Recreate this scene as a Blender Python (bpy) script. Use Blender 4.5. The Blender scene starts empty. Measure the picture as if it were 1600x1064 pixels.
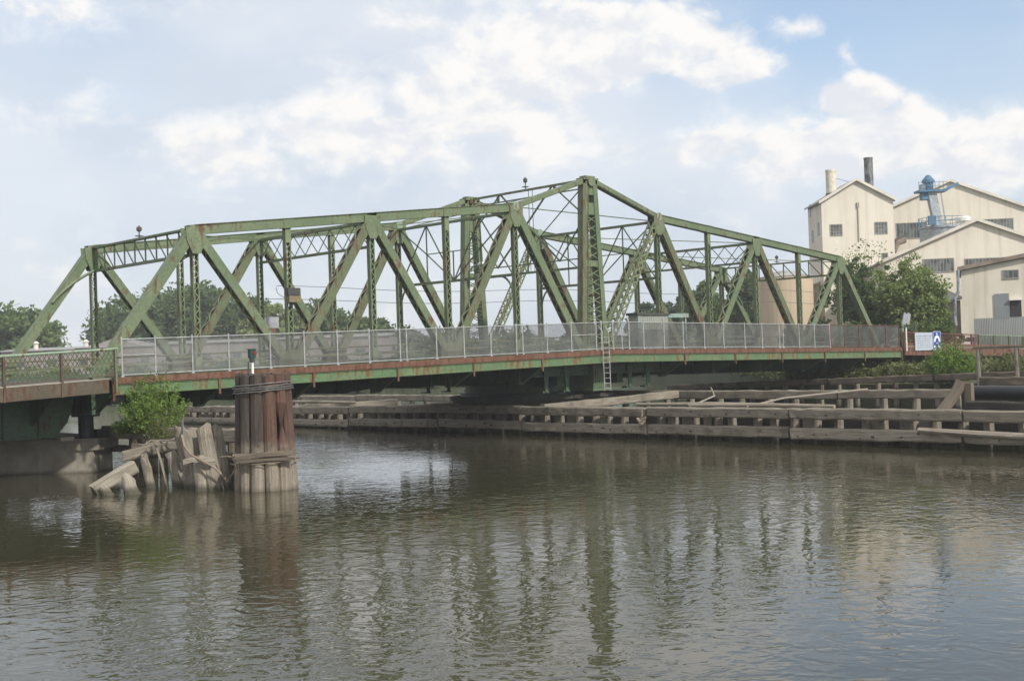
import bpy, math, random
import numpy as np
from mathutils import Vector, Matrix, Euler

random.seed(11); rng = np.random.default_rng(11)
R = math.radians
scene = bpy.context.scene
COL = scene.collection

# ------------------------------------------------------------------ camera
YAW, PITCH, ROLL = 0.7376, 0.0119, -0.0338
CAM = Vector((-55.95, -54.26, 4.60))
fw = Vector((math.sin(YAW)*math.cos(PITCH), math.cos(YAW)*math.cos(PITCH), math.sin(PITCH)))
rt = Vector((math.cos(YAW), -math.sin(YAW), 0)); up = rt.cross(fw)
c_, s_ = math.cos(ROLL), math.sin(ROLL)
RT, UP = c_*rt + s_*up, -s_*rt + c_*up
camd = bpy.data.cameras.new('camera'); cam = bpy.data.objects.new('camera', camd); COL.objects.link(cam)
cam.matrix_world = Matrix(((RT.x, UP.x, -fw.x, CAM.x), (RT.y, UP.y, -fw.y, CAM.y), (RT.z, UP.z, -fw.z, CAM.z), (0, 0, 0, 1)))
camd.sensor_width = 36.0; camd.lens = 36.0*1997.0/1600.0; camd.clip_start = .5; camd.clip_end = 6000
scene.camera = cam
RH = Vector((math.cos(YAW), -math.sin(YAW), 0)); FH = Vector((math.sin(YAW), math.cos(YAW), 0))
def site(X, D, z=0.0):                       # a point of the far banks: metres across and metres out from the viewpoint's quay
    p = RH*X + FH*D
    return Vector((CAM.x + p.x, CAM.y + p.y, z))

# ------------------------------------------------------------------ sun, exposure
SUN_EL = R(38); sun_h = (-FH*.76 + RH*.65).normalized()
sun_dir = Vector((sun_h.x*math.cos(SUN_EL), sun_h.y*math.cos(SUN_EL), math.sin(SUN_EL)))
sl = bpy.data.lights.new('sun', 'SUN'); sl.energy = 3.3; sl.angle = R(2.0); sl.color = (1, .955, .88)
so = bpy.data.objects.new('sun', sl); COL.objects.link(so)
so.rotation_euler = sun_dir.to_track_quat('Z', 'Y').to_euler()
scene.view_settings.view_transform = 'Standard'; scene.view_settings.look = 'None'
scene.view_settings.exposure = 0.30; scene.view_settings.gamma = 1.0
scene.view_settings.use_curve_mapping = False
scene.render.engine = 'CYCLES'
scene.cycles.max_bounces = 6; scene.cycles.transparent_max_bounces = 8

# ------------------------------------------------------------------ node helpers
class N:
    def __init__(s, tree): s.t = tree; s.n = tree.nodes; s.l = tree.links
    def new(s, typ, **kw):
        n = s.n.new(typ)
        for k, v in kw.items():
            if k == 'ins':
                for i, x in v.items(): s.put(n, i, x)
            else: setattr(n, k, v)
        return n
    def put(s, n, i, x):
        if hasattr(x, 'is_linked') or isinstance(x, bpy.types.NodeSocket): s.l.new(x, n.inputs[i])
        else: n.inputs[i].default_value = x
    def math(s, op, a, b=0.0, c=0.0, clamp=False):
        n = s.n.new('ShaderNodeMath'); n.operation = op; n.use_clamp = clamp
        s.put(n, 0, a); s.put(n, 1, b); s.put(n, 2, c); return n.outputs[0]
    def vmath(s, op, a, b=(0, 0, 0)):
        n = s.n.new('ShaderNodeVectorMath'); n.operation = op; s.put(n, 0, a); s.put(n, 1, b)
        return n.outputs['Value'] if op in ('DOT_PRODUCT', 'LENGTH') else n.outputs[0]
    def noise(s, vec, scale, detail=4, rough=.55, dist=0.0):
        n = s.n.new('ShaderNodeTexNoise'); s.put(n, 'Vector', vec); s.put(n, 'Scale', scale)
        s.put(n, 'Detail', detail); s.put(n, 'Roughness', rough); s.put(n, 'Distortion', dist)
        return n.outputs['Fac']
    def ramp(s, f, a, b, lo=0.0, hi=1.0, smooth=True):
        n = s.n.new('ShaderNodeMapRange'); n.interpolation_type = 'SMOOTHSTEP' if smooth else 'LINEAR'
        s.put(n, 0, f); s.put(n, 1, a); s.put(n, 2, b); s.put(n, 3, lo); s.put(n, 4, hi); return n.outputs[0]
    def mix(s, f, a, b):
        n = s.n.new('ShaderNodeMix'); n.data_type = 'RGBA'
        s.put(n, 0, f); s.put(n, 6, c4(a)); s.put(n, 7, c4(b)); return n.outputs[2]
def c4(c):
    return (*c, 1.0) if isinstance(c, tuple) and len(c) == 3 else c

# ------------------------------------------------------------------ world: daylight sky with broken cumulus
wd = bpy.data.worlds.new('World'); scene.world = wd; wd.use_nodes = True
t = N(wd.node_tree); t.n.clear()
out = t.new('ShaderNodeOutputWorld')
sky = t.new('ShaderNodeTexSky'); sky.sky_type = 'NISHITA'; sky.sun_disc = False
sky.sun_elevation = SUN_EL; sky.sun_rotation = math.atan2(sun_dir.x, sun_dir.y)
sky.air_density = 1.0; sky.dust_density = 1.0; sky.ozone_density = 1.0; sky.altitude = 0
bg_sky = t.new('ShaderNodeBackground', ins={'Color': sky.outputs[0], 'Strength': 0.14})
tc = t.new('ShaderNodeTexCoord'); d = tc.outputs['Generated']
sx = t.vmath('DOT_PRODUCT', d, tuple(RH)); sy = t.vmath('DOT_PRODUCT', d, tuple(FH))
sep = t.new('ShaderNodeSeparateXYZ', ins={0: d}); dz = sep.outputs[2]
az = t.math('MULTIPLY', t.math('ARCTAN2', sx, sy), 57.29578); el = t.math('MULTIPLY', t.math('ARCSINE', dz), 57.29578)
cmb = t.new('ShaderNodeCombineXYZ', ins={0: az, 1: el, 2: 0.0}); uv = cmb.outputs[0]
nv = t.vmath('MULTIPLY', d, (1, 1, 1.5))
warp = t.new('ShaderNodeTexNoise', ins={'Vector': nv, 'Scale': 7.0, 'Detail': 3.0})
nvw = t.vmath('ADD', nv, t.vmath('MULTIPLY', t.vmath('SUBTRACT', warp.outputs['Color'], (.5, .5, .5)), (.06, .06, .06)))
big = t.noise(nvw, 5.0, 3, .5)
puff = t.noise(nvw, 17.0, 8, .6)
puff_up = t.noise(t.vmath('ADD', nvw, tuple(Vector(sun_dir)*.02)), 17.0, 5, .55)
# cumulus heaps: azimuth and elevation in degrees, half sizes, strength
BLOBS = [(-6.56, 9.86, 6.11, 2.64, 0.8), (-12.72, 9.21, 5.29, 2.45, 0.62), (-1.95, 11.02, 5.29, 3.47, 0.8), (2.14, 12.82, 6.45, 3.56, 0.9), (6.46, 13.29, 5.77, 2.89, 0.9), (9.8, 12.13, 3.46, 1.63, 0.55), (15.36, 10.35, 2.44, 1.49, 0.95), (15.15, 8.34, 7.33, 2.59, 0.85), (17.55, 8.83, 3.06, 1.87, 0.75), (21.1, 7.73, 4.41, 2.89, 0.95), (12.9, 13.64, 2.58, 1.22, 0.3), (3.15, 8.89, 8.83, 2.04, 0.4), (8.84, 8.89, 4.41, 2.04, 0.5), (-19.94, 14.83, 7.47, 2.38, 0.4), (-4.12, 14.63, 3.4, 1.52, 0.4), (-18.27, 10.75, 4.88, 1.82, 0.3)]
acc = None; top_w = None; sum_w = None
for (a0, e0, ra, re, wt) in BLOBS:                     # heaped tops, flatter bases
    q = t.vmath('SUBTRACT', uv, (a0, e0, 0)); qs = t.new('ShaderNodeSeparateXYZ', ins={0: q})
    qx = t.math('DIVIDE', qs.outputs[0], ra); qy = t.math('DIVIDE', qs.outputs[1], re)
    qy2 = t.math('MAXIMUM', qy, t.math('MULTIPLY', qy, -1.45))
    m = t.math('MULTIPLY', t.math('SUBTRACT', 1.0, t.math('SQRT', t.math('ADD', t.math('MULTIPLY', qx, qx), t.math('MULTIPLY', qy2, qy2))), clamp=True), wt)
    acc = m if acc is None else t.math('MAXIMUM', acc, m)
    tw = t.math('MULTIPLY', m, qy); top_w = tw if top_w is None else t.math('ADD', top_w, tw); sum_w = m if sum_w is None else t.math('ADD', sum_w, m)
high = t.math('DIVIDE', top_w, t.math('ADD', sum_w, .02))
general = t.math('MAXIMUM', t.ramp(el, 16.0, 25.0, 0.0, .46), t.ramp(t.math('ABSOLUTE', az), 23.0, 32.0, 0.0, .30))
billow = t.math('ABSOLUTE', t.math('SUBTRACT', t.noise(nvw, 13.0, 5, .55), .5))
dens = t.math('ADD', t.math('MULTIPLY', t.math('MAXIMUM', acc, general), 1.45), t.math('MULTIPLY', t.math('SUBTRACT', puff, .5), 1.35))
dens = t.math('ADD', dens, t.math('MULTIPLY', t.math('SUBTRACT', .10, billow), 1.2))
dens = t.math('ADD', dens, t.math('MULTIPLY', t.math('SUBTRACT', big, .5), .5))
cum = t.ramp(dens, .06, .62)
veil_n = t.noise(t.vmath('MULTIPLY', nvw, (1, 1, 1.6)), 3.2, 4, .5)
veil_side = t.ramp(az, 12.0, -10.0, -.10, .34)
veil_low = t.ramp(el, 14.0, 4.5, 0.0, .78)
veil = t.math('ADD', t.math('ADD', t.ramp(veil_n, .30, .72, .28, .84), veil_side), veil_low, clamp=True)
cover = t.math('MAXIMUM', cum, t.math('MULTIPLY', veil, .93), clamp=True)
lit = t.ramp(t.math('ADD', t.math('SUBTRACT', puff, puff_up), t.math('MULTIPLY', high, .13)), -.12, .12)
veil_col = t.mix(t.ramp(t.noise(nvw, 6.5, 4, .5), .3, .7), (.645, .715, .815), (.775, .82, .89))
cloud_col = t.mix(lit, (.79, .82, .875), (.985, .97, .95))
col = t.mix(cum, veil_col, cloud_col)
bg_cl = t.new('ShaderNodeBackground', ins={'Color': col, 'Strength': 0.83})
ms = t.new('ShaderNodeMixShader', ins={0: cover, 1: bg_sky.outputs[0], 2: bg_cl.outputs[0]})
t.l.new(ms.outputs[0], out.inputs[0])

# ------------------------------------------------------------------ materials
MATS = {}
def material(name, build):
    m = bpy.data.materials.new(name); m.use_nodes = True
    k = N(m.node_tree); k.n.clear()
    o = k.new('ShaderNodeOutputMaterial'); p = k.new('ShaderNodeBsdfPrincipled')
    k.l.new(p.outputs[0], o.inputs[0]); p.inputs['Roughness'].default_value = .7
    build(k, p, o); MATS[name] = m; return m
def pos(k): return k.new('ShaderNodeNewGeometry').outputs['Position']
def bump(k, p, h, strength=.4, dist=.02):
    b = k.new('ShaderNodeBump', ins={'Height': h, 'Strength': strength, 'Distance': dist})
    k.l.new(b.outputs[0], p.inputs['Normal'])
def streak(k, v, sc=(3, 3, .35)): return k.vmath('MULTIPLY', v, sc)

def m_paint(base, pale, rust_lo, rust_hi, rust=(.13, .055, .022)):
    def f(k, p, o):
        v = pos(k)
        a = k.noise(v, .55, 5, .6); b = k.noise(streak(k, v, (4.2, 4.2, 1.1)), 1.0, 6, .65); g = k.noise(v, 9, 4, .6)
        c1 = k.mix(k.ramp(a, .3, .72), base, pale)
        c1 = k.mix(k.math('MULTIPLY', k.ramp(g, .38, .72), .55), c1, tuple(x*y for x, y in zip(base, (.62, .50, .50))))
        r = k.ramp(k.math('ADD', b, k.math('MULTIPLY', k.math('SUBTRACT', a, .5), .45)), rust_lo, rust_hi)
        rc = k.mix(g, tuple(x*.65 for x in rust), tuple(min(1, x*1.7) for x in rust))
        k.put(p, 'Base Color', k.mix(r, c1, rc)); k.put(p, 'Roughness', k.ramp(r, 0, 1, .55, .9))
        bump(k, p, k.math('ADD', g, r), .3, .015)
    return f
material('green_paint', m_paint((.108, .158, .082), (.172, .212, .118), .51, .70, (.085, .046, .024)))
material('green_rusty', m_paint((.104, .138, .070), (.142, .165, .088), .47, .68, (.085, .046, .024)))
material('green_lacing', m_paint((.16, .205, .105), (.21, .25, .13), .56, .74, (.10, .055, .03)))
material('green_pale', m_paint((.19, .28, .20), (.24, .32, .22), .55, .68))
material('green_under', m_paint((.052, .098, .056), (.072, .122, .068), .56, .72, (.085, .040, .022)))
material('rust_curb', m_paint((.135, .065, .04), (.19, .105, .07), .40, .62, (.085, .035, .018)))
material('rust_fascia', m_paint((.072, .062, .040), (.105, .092, .06), .44, .64, (.075, .036, .02)))
material('green_fascia', m_paint((.090, .170, .080), (.13, .205, .095), .50, .64, (.13, .062, .028)))
material('rust_fence', m_paint((.15, .06, .045), (.17, .09, .07), .5, .7))
material('rust_and_shade', m_paint((.055, .040, .026), (.075, .055, .035), .45, .7, (.07, .03, .016)))  # rust brown, deepened by the shade inside the laced members
material('teal_paint', m_paint((.20, .29, .27), (.26, .34, .31), .62, .75))
material('shed_panel', m_paint((.27, .30, .255), (.31, .34, .29), .64, .8))
material('dark_box', m_paint((.05, .055, .05), (.07, .075, .07), .6, .75))

def m_flat(col, rough=.6, metal=0.0, var=.25, sc=3.0):
    def f(k, p, o):
        g = k.noise(pos(k), sc, 5, .6)
        k.put(p, 'Base Color', k.mix(k.ramp(g, .3, .7), tuple(x*(1-var) for x in col), tuple(min(1, x*(1+var*.6)) for x in col)))
        k.put(p, 'Roughness', rough); k.put(p, 'Metallic', metal); bump(k, p, g, .12, .01)
    return f
material('galvanized', m_flat((.37, .38, .38), .55, .2))
material('chain_link', m_flat((.30, .31, .305), .65, .1, .3, .8))
def concrete(k, p):
    v = pos(k); a = k.noise(v, .9, 6, .62); b = k.noise(streak(k, v, (2.5, 2.5, .3)), 1, 5, .6); g = k.noise(v, 14, 4, .6)
    c = k.mix(k.ramp(a, .3, .7), (.24, .215, .175), (.36, .325, .27)); c = k.mix(k.ramp(b, .5, .8, 0, .55), c, (.13, .11, .09))
    sepz = k.new('ShaderNodeSeparateXYZ', ins={0: v}).outputs[2]
    wet = k.ramp(k.math('ADD', sepz, k.math('MULTIPLY', a, .25)), .30, .12)
    c = k.mix(k.math('MULTIPLY', wet, .6), c, (.075, .07, .05)); k.put(p, 'Base Color', c); k.put(p, 'Roughness', .9)
    bump(k, p, k.math('ADD', g, a), .5, .03)
material('chain_rust', m_flat((.23, .20, .185), .7, .1, .3, .8))
material('concrete', lambda k, p, o: concrete(k, p))
def m_wood(dark, light, stain, lo=.5, hi=.7, tide=True):
    def f(k, p, o):
        tcx = k.new('ShaderNodeTexCoord'); oi = k.new('ShaderNodeObjectInfo')
        v = k.vmath('ADD', tcx.outputs['Object'], k.vmath('MULTIPLY', (7, 3, 5), oi.outputs['Random']))
        w = pos(k)
        uvm = k.vmath('MULTIPLY', tcx.outputs['UV'], (1, 1, 1))
        gr = k.noise(k.vmath('ADD', k.vmath('MULTIPLY', uvm, (26, .9, 1)), k.vmath('MULTIPLY', (9, 9, 9), oi.outputs['Random'])), 1.0, 6, .65)
        a = k.noise(w, 1.3, 5, .6); e = k.noise(w, 6, 5, .65)
        c = k.mix(k.ramp(gr, .28, .72), dark, light)
        c = k.mix(k.math('MULTIPLY', k.ramp(a, lo, hi), .75), c, stain)
        c = k.mix(k.math('MULTIPLY', k.ramp(e, .60, .72), .6), c, tuple(x*.35 for x in dark))
        c = k.mix(k.math('MULTIPLY', oi.outputs['Random'], .35), c, tuple(x*.72 for x in light))
        if tide:
            z = k.new('ShaderNodeSeparateXYZ', ins={0: w}).outputs[2]
            wet = k.ramp(k.math('ADD', z, k.math('MULTIPLY', a, .35)), .52, .26)
            c = k.mix(k.math('MULTIPLY', wet, .85), c, (.032, .034, .018))
        k.put(p, 'Base Color', c); k.put(p, 'Roughness', .88)
        bump(k, p, k.math('ADD', gr, k.math('MULTIPLY', e, .6)), .8, .03)
    return f
material('wood_grey', m_wood((.135, .116, .088), (.295, .262, .208), (.085, .07, .052), .50, .72))
material('wood_pale', m_wood((.18, .155, .118), (.37, .33, .265), (.16, .13, .095), .55, .75))
material('wood_brown', m_wood((.085, .066, .048), (.18, .148, .112), (.055, .042, .03)))
material('wood_black', m_wood((.022, .019, .016), (.055, .047, .038), (.018, .015, .012)))  # on the fender backing this black stands for shade
def dolphin_wood(k, p, o, rusty=False):
    tcx = k.new('ShaderNodeTexCoord'); oi = k.new('ShaderNodeObjectInfo'); w = pos(k)
    z = k.new('ShaderNodeSeparateXYZ', ins={0: w}).outputs[2]
    gr = k.noise(k.vmath('ADD', k.vmath('MULTIPLY', tcx.outputs['UV'], (24, .8, 1)), k.vmath('MULTIPLY', (9, 9, 9), oi.outputs['Random'])), 1.0, 6, .65)
    a = k.noise(w, 1.6, 5, .6); e = k.noise(w, 7, 5, .65)
    pale = k.mix(k.ramp(gr, .28, .72), (.15, .125, .095), (.32, .28, .22))
    red = k.mix(k.ramp(gr, .3, .7), (.055, .031, .021), (.135, .072, .048))
    blk = k.mix(k.ramp(gr, .3, .75), (.022, .018, .015), (.09, .07, .055))
    top = k.mix(k.ramp(k.math('ADD', k.math('MULTIPLY', oi.outputs['Random'], .4), a), *((.35, .75) if rusty else (.75, 1.15))), blk, red)
    c = k.mix(k.ramp(k.math('ADD', z, k.math('MULTIPLY', k.math('SUBTRACT', k.math('ADD', gr, a), 1.0), 1.6)), 1.0, 1.9), pale, top)
    c = k.mix(k.math('MULTIPLY', k.ramp(e, .58, .72), .6), c, (.02, .018, .015))
    wet = k.ramp(k.math('ADD', z, k.math('MULTIPLY', a, .3)), .38, .12)
    c = k.mix(k.math('MULTIPLY', wet, .6), c, (.06, .05, .035))
    k.put(p, 'Base Color', c); k.put(p, 'Roughness', .85); bump(k, p, k.math('ADD', gr, e), .8, .03)
material('wood_dolphin', dolphin_wood); material('wood_dolphin_rust', lambda k, p, o: dolphin_wood(k, p, o, True))
def m_leaf(dark, light, sc=.35, trans=.25):
    def f(k, p, o):
        gi = k.new('ShaderNodeNewGeometry'); a = k.noise(gi.outputs['Position'], sc, 3, .5)
        r = gi.outputs['Random Per Island']
        c = k.mix(k.math('ADD', k.math('MULTIPLY', r, .6), k.math('MULTIPLY', a, .4)), dark, light)
        k.put(p, 'Base Color', c); k.put(p, 'Roughness', .6); k.put(p, 'Specular IOR Level', .25)
        tr = k.new('ShaderNodeBsdfTranslucent', ins={'Color': k.mix(.5, c, (.10, .16, .02))})
        ms = k.new('ShaderNodeMixShader', ins={0: trans, 1: p.outputs[0], 2: tr.outputs[0]}); k.l.new(ms.outputs[0], o.inputs[0])
    return f
material('leaf_bush', m_leaf((.085, .165, .026), (.21, .31, .06), 1.5))
material('leaf_weed', m_leaf((.070, .085, .025), (.16, .17, .06), 1.5))
material('leaf_dark', m_leaf((.056, .100, .036), (.14, .20, .076), .35, .42))
material('leaf_mid', m_leaf((.070, .120, .036), (.17, .24, .078), .35, .40))
material('leaf_light', m_leaf((.125, .180, .052), (.29, .34, .125), .35, .40))
material('leaf_far', m_leaf((.050, .082, .042), (.10, .145, .072), .1))
material('lattice_paint', m_paint((.062, .066, .042), (.09, .095, .06), .5, .7, (.08, .038, .02)))
material('dark_masonry', m_flat((.060, .058, .050), .95, 0, .35, 1.2))
material('bark', m_flat((.10, .08, .06), .9))
def land(k, p, o):
    v = pos(k); a = k.noise(v, .07, 5, .6); b = k.noise(v, 1.1, 5, .65)
    c = k.mix(k.ramp(a, .35, .65), (.036, .050, .016), (.062, .062, .030)); c = k.mix(k.ramp(b, .4, .7), c, (.045, .06, .02))
    k.put(p, 'Base Color', c); k.put(p, 'Roughness', .95); bump(k, p, b, .8, .15)
material('land', land)
material('grass', m_leaf((.060, .095, .022), (.14, .165, .05), .2))
material('asphalt', m_flat((.06, .06, .06), .9))
def water(k, p, o):
    v = pos(k)
    wv = k.new('ShaderNodeTexNoise', ins={'Vector': k.vmath('MULTIPLY', v, (.35, .35, 0)), 'Scale': 1.0, 'Detail': 2.0})
    vv = k.vmath('ADD', v, k.vmath('MULTIPLY', k.vmath('SUBTRACT', wv.outputs['Color'], (.5, .5, .5)), (1.1, 1.1, 0)))
    # ripples run across the line of sight of someone on the quay: stretch along the bank
    ra = k.vmath('DOT_PRODUCT', vv, tuple(RH)); fa = k.vmath('DOT_PRODUCT', vv, tuple(FH))
    st = k.new('ShaderNodeCombineXYZ', ins={0: k.math('MULTIPLY', ra, .92), 1: fa, 2: 0.0}).outputs[0]
    n1 = k.noise(st, .5, 1, .5); n2 = k.noise(st, 2.5, 1, .5, .7); n3 = k.noise(st, 7.5, 1, .5, .3)
    calm = k.ramp(k.noise(k.vmath('MULTIPLY', v, (1, 1, 0)), .055, 3, .5), .36, .64, .30, 1.0)
    h = k.math('ADD', k.math('ADD', k.math('MULTIPLY', n1, .26), k.math('MULTIPLY', n2, .27)), k.math('MULTIPLY', n3, .05))
    b = k.new('ShaderNodeBump', ins={'Height': h, 'Strength': k.math('MULTIPLY', calm, .36), 'Distance': .20})
    k.l.new(b.outputs[0], p.inputs['Normal'])
    k.put(p, 'Base Color', k.mix(k.noise(v, .05, 3, .5), (.036, .034, .019), (.050, .046, .026)))
    k.put(p, 'Roughness', .03); k.put(p, 'IOR', 1.345)
material('water', water)
def m_siding(base, pale, stain):
    def f(k, p, o):
        tcx = k.new('ShaderNodeTexCoord'); v = tcx.outputs['Object']
        a = k.noise(v, .22, 5, .6); b = k.noise(k.vmath('MULTIPLY', v, (1.6, 1.6, .07)), 1, 6, .65); e = k.noise(v, 1.5, 5, .6)
        c = k.mix(k.ramp(a, .3, .7), base, pale); c = k.mix(k.ramp(b, .46, .74, 0, .5), c, stain)
        c = k.mix(k.ramp(e, .60, .75, 0, .3), c, stain)
        sp = k.new('ShaderNodeSeparateXYZ', ins={0: v})
        rib = k.math('SINE', k.math('MULTIPLY', k.math('ADD', sp.outputs[0], sp.outputs[1]), 22.0))
        k.put(p, 'Base Color', c); k.put(p, 'Roughness', .8); bump(k, p, rib, .035, .03)
    return f
material('siding_cream', m_siding((.61, .56, .465), (.68, .635, .54), (.42, .35, .265)))
material('siding_grey', m_siding((.17, .19, .20), (.22, .24, .25), (.12, .12, .12)))
material('siding_tan', m_siding((.46, .37, .26), (.52, .42, .30), (.35, .25, .16)))
material('siding_shed', m_siding((.40, .36, .30), (.46, .42, .36), (.28, .23, .18)))
material('far_wall', m_siding((.255, .225, .215), (.30, .265, .25), (.20, .16, .15)))
material('roof_grey', m_flat((.29, .29, .285), .75, 0, .25, .6))
material('roof_trim', m_flat((.62, .58, .50), .7, 0, .15, .5))
material('roof_rust', m_flat((.24, .19, .15), .8, 0, .35, .8))
def glass(k, p, o):
    v = pos(k); a = k.noise(v, 1.3, 3, .5)
    k.put(p, 'Base Color', k.mix(k.ramp(a, .35, .65), (.05, .06, .062), (.155, .17, .165))); k.put(p, 'Roughness', .25)
material('window_glass', glass)
material('mullion', m_flat((.30, .28, .24), .7))
material('dark_opening', m_flat((.035, .035, .035), .9))
material('blue_steel', m_flat((.065, .15, .235), .55, .1, .3))
material('steel_grey', m_flat((.30, .335, .36), .5, .2, .3))
material('white_paint', m_flat((.74, .73, .69), .6, 0, .15))
material('stack_cream', m_flat((.62, .58, .47), .7, 0, .2))
def stack_dark(k, p, o):
    v = pos(k); a = k.noise(k.vmath('MULTIPLY', v, (2, 2, .8)), 1, 5, .6)
    k.put(p, 'Base Color', k.mix(k.ramp(a, .42, .62), (.04, .045, .05), (.20, .20, .20))); k.put(p, 'Roughness', .7)
material('stack_dark', stack_dark)
material('red_lens', m_flat((.17, .02, .025), .4, 0, .1)); material('green_lens', m_flat((.018, .06, .05), .5, 0, .1))
material('black_rubber', m_flat((.018, .02, .022), .38, 0, .3)); material('black_steel', m_flat((.03, .032, .035), .5, .2, .3))
material('sign_white', m_flat((.42, .47, .53), .5, 0, .06)); material('sign_blue', m_flat((.012, .065, .30), .45, 0, .1))
material('sign_ink', m_flat((.25, .27, .33), .6)); material('sign_back', m_flat((.33, .34, .36), .5, .2, .2))
material('lamp_glass', m_flat((.66, .68, .68), .3, 0, .05)); material('yellow_box', m_flat((.20, .16, .09), .6))
material('rope', m_flat((.25, .20, .14), .9)); material('cable_steel', m_flat((.17, .17, .165), .6, .3))
material('wire', m_flat((.10, .10, .10), .6)); material('orange', m_flat((.55, .14, .04), .6))
material('tyre', m_flat((.02, .02, .02), .9)); material('car_glass', m_flat((.03, .035, .04), .1))

# ------------------------------------------------------------------ mesh helpers
class G:
    def __init__(s): s.v = []; s.f = []; s.uv = []
    def quad_box(s, c8, L=None):
        b = len(s.v); s.v += [tuple(p) for p in c8]
        for f in ((0, 1, 2, 3), (7, 6, 5, 4), (0, 4, 5, 1), (1, 5, 6, 2), (2, 6, 7, 3), (3, 7, 4, 0)):
            s.f.append(tuple(b + i for i in f)); s.uv.append(None)
        return s
    def box(s, x0, x1, y0, y1, z0, z1):
        return s.quad_box([(x0, y0, z0), (x0, y1, z0), (x1, y1, z0), (x1, y0, z0), (x0, y0, z1), (x0, y1, z1), (x1, y1, z1), (x1, y0, z1)])
    def bar(s, p0, p1, w, h, ref=(0, 1, 0), o1=0.0, o2=0.0):
        p0 = Vector(p0); p1 = Vector(p1); a = (p1 - p0).normalized(); e1 = Vector(ref); e1 = e1 - a*e1.dot(a)
        if e1.length < 1e-4: e1 = Vector((1, 0, 0)) - a*a.x
        e1.normalize(); e2 = a.cross(e1); of = e1*o1 + e2*o2
        b = len(s.v); L = (p1 - p0).length
        for p in (p0, p1):
            for sa, sb in ((-1, -1), (1, -1), (1, 1), (-1, 1)): s.v.append(tuple(p + of + e1*(sa*w/2) + e2*(sb*h/2)))
        s.f.append((b+3, b+2, b+1, b)); s.uv.append([(0, 0), (w, 0), (w, h*.1), (0, h*.1)])
        s.f.append((b+4, b+5, b+6, b+7)); s.uv.append([(0, 0), (w, 0), (w, h*.1), (0, h*.1)])
        u = 0.0
        for i in range(4):
            j = (i+1) % 4; wd_ = w if i % 2 == 0 else h
            s.f.append((b+i, b+j, b+4+j, b+4+i)); s.uv.append([(u, 0), (u+wd_, 0), (u+wd_, L), (u, L)]); u += wd_
        return s
    def tube(s, pts, r, n=8, cap=True):
        pts = [Vector(p) for p in pts]; rs = r if isinstance(r, (list, tuple)) else [r]*len(pts)
        b = len(s.v); L = 0.0; ls = []
        for i, p in enumerate(pts):
            a = (pts[min(i+1, len(pts)-1)] - pts[max(i-1, 0)]).normalized()
            e1 = Vector((0, 0, 1)).cross(a)
            if e1.length < .05: e1 = Vector((1, 0, 0)) - a*a.x
            e1.normalize(); e2 = a.cross(e1)
            if i: L += (p - pts[i-1]).length
            ls.append(L)
            for k in range(n):
                an = 2*math.pi*k/n; s.v.append(tuple(p + (e1*math.cos(an) + e2*math.sin(an))*rs[i]))
        for i in range(len(pts)-1):
            for k in range(n):
                k2 = (k+1) % n; c0 = 2*math.pi*rs[i]*k/n; c1 = 2*math.pi*rs[i]*(k+1)/n
                s.f.append((b+i*n+k, b+i*n+k2, b+(i+1)*n+k2, b+(i+1)*n+k)); s.uv.append([(c0, ls[i]), (c1, ls[i]), (c1, ls[i+1]), (c0, ls[i+1])])
        if cap:
            s.f.append(tuple(b+k for k in range(n-1, -1, -1))); s.uv.append(None)
            s.f.append(tuple(b+(len(pts)-1)*n+k for k in range(n))); s.uv.append(None)
        return s
    def prism(s, poly, off):                 # planar polygon (3D points) pushed by off
        off = Vector(off); b = len(s.v); n = len(poly)
        s.v += [tuple(Vector(p)) for p in poly] + [tuple(Vector(p) + off) for p in poly]
        s.f.append(tuple(range(b+n-1, b-1, -1))); s.uv.append(None); s.f.append(tuple(range(b+n, b+2*n))); s.uv.append(None)
        for i in range(n):
            j = (i+1) % n; s.f.append((b+i, b+j, b+n+j, b+n+i)); s.uv.append(None)
        return s
    def face(s, pts):
        b = len(s.v); s.v += [tuple(p) for p in pts]; s.f.append(tuple(range(b, b+len(pts)))); s.uv.append(None); return s
    def lathe(s, prof, cx, cy, n=20):
        b = len(s.v)
        for r, z in prof:
            for k in range(n): an = 2*math.pi*k/n; s.v.append((cx+r*math.cos(an), cy+r*math.sin(an), z))
        for i in range(len(prof)-1):
            for k in range(n):
                k2 = (k+1) % n; s.f.append((b+i*n+k, b+i*n+k2, b+(i+1)*n+k2, b+(i+1)*n+k)); s.uv.append(None)
        s.f.append(tuple(b+k for k in range(n-1, -1, -1))); s.uv.append(None)
        s.f.append(tuple(b+(len(prof)-1)*n+k for k in range(n))); s.uv.append(None); return s

ORIG = {}
def mesh_of(name, g, mat, off=Vector((0, 0, 0)), smooth=False):
    me = bpy.data.meshes.new(name); me.from_pydata([tuple(Vector(v) - off) for v in g.v], [], g.f)
    if any(g.uv):
        ul = me.uv_layers.new(name='UVMap'); i = 0
        for f, u in zip(g.f, g.uv):
            for j in range(len(f)):
                ul.data[i].uv = u[j] if u else (g.v[f[j]][0] - g.v[f[j]][1], g.v[f[j]][2] + g.v[f[j]][1]); i += 1
    me.materials.append(MATS[mat])
    if smooth: me.polygons.foreach_set('use_smooth', [True]*len(me.polygons))
    me.update(); return me
def tag(o, label=None, cat=None, group=None, kind=None):
    if label: o['label'] = label
    if cat: o['category'] = cat
    if group: o['group'] = group
    if kind: o['kind'] = kind
    return o
def thing(name, loc, label, cat, group=None, rz=0.0):
    o = bpy.data.objects.new(name, None); COL.objects.link(o); o.location = loc; o.rotation_euler = (0, 0, rz)
    o.empty_display_size = .3; ORIG[o.name] = Vector(loc) if rz == 0 else Vector((0, 0, 0)); return tag(o, label, cat, group)
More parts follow.
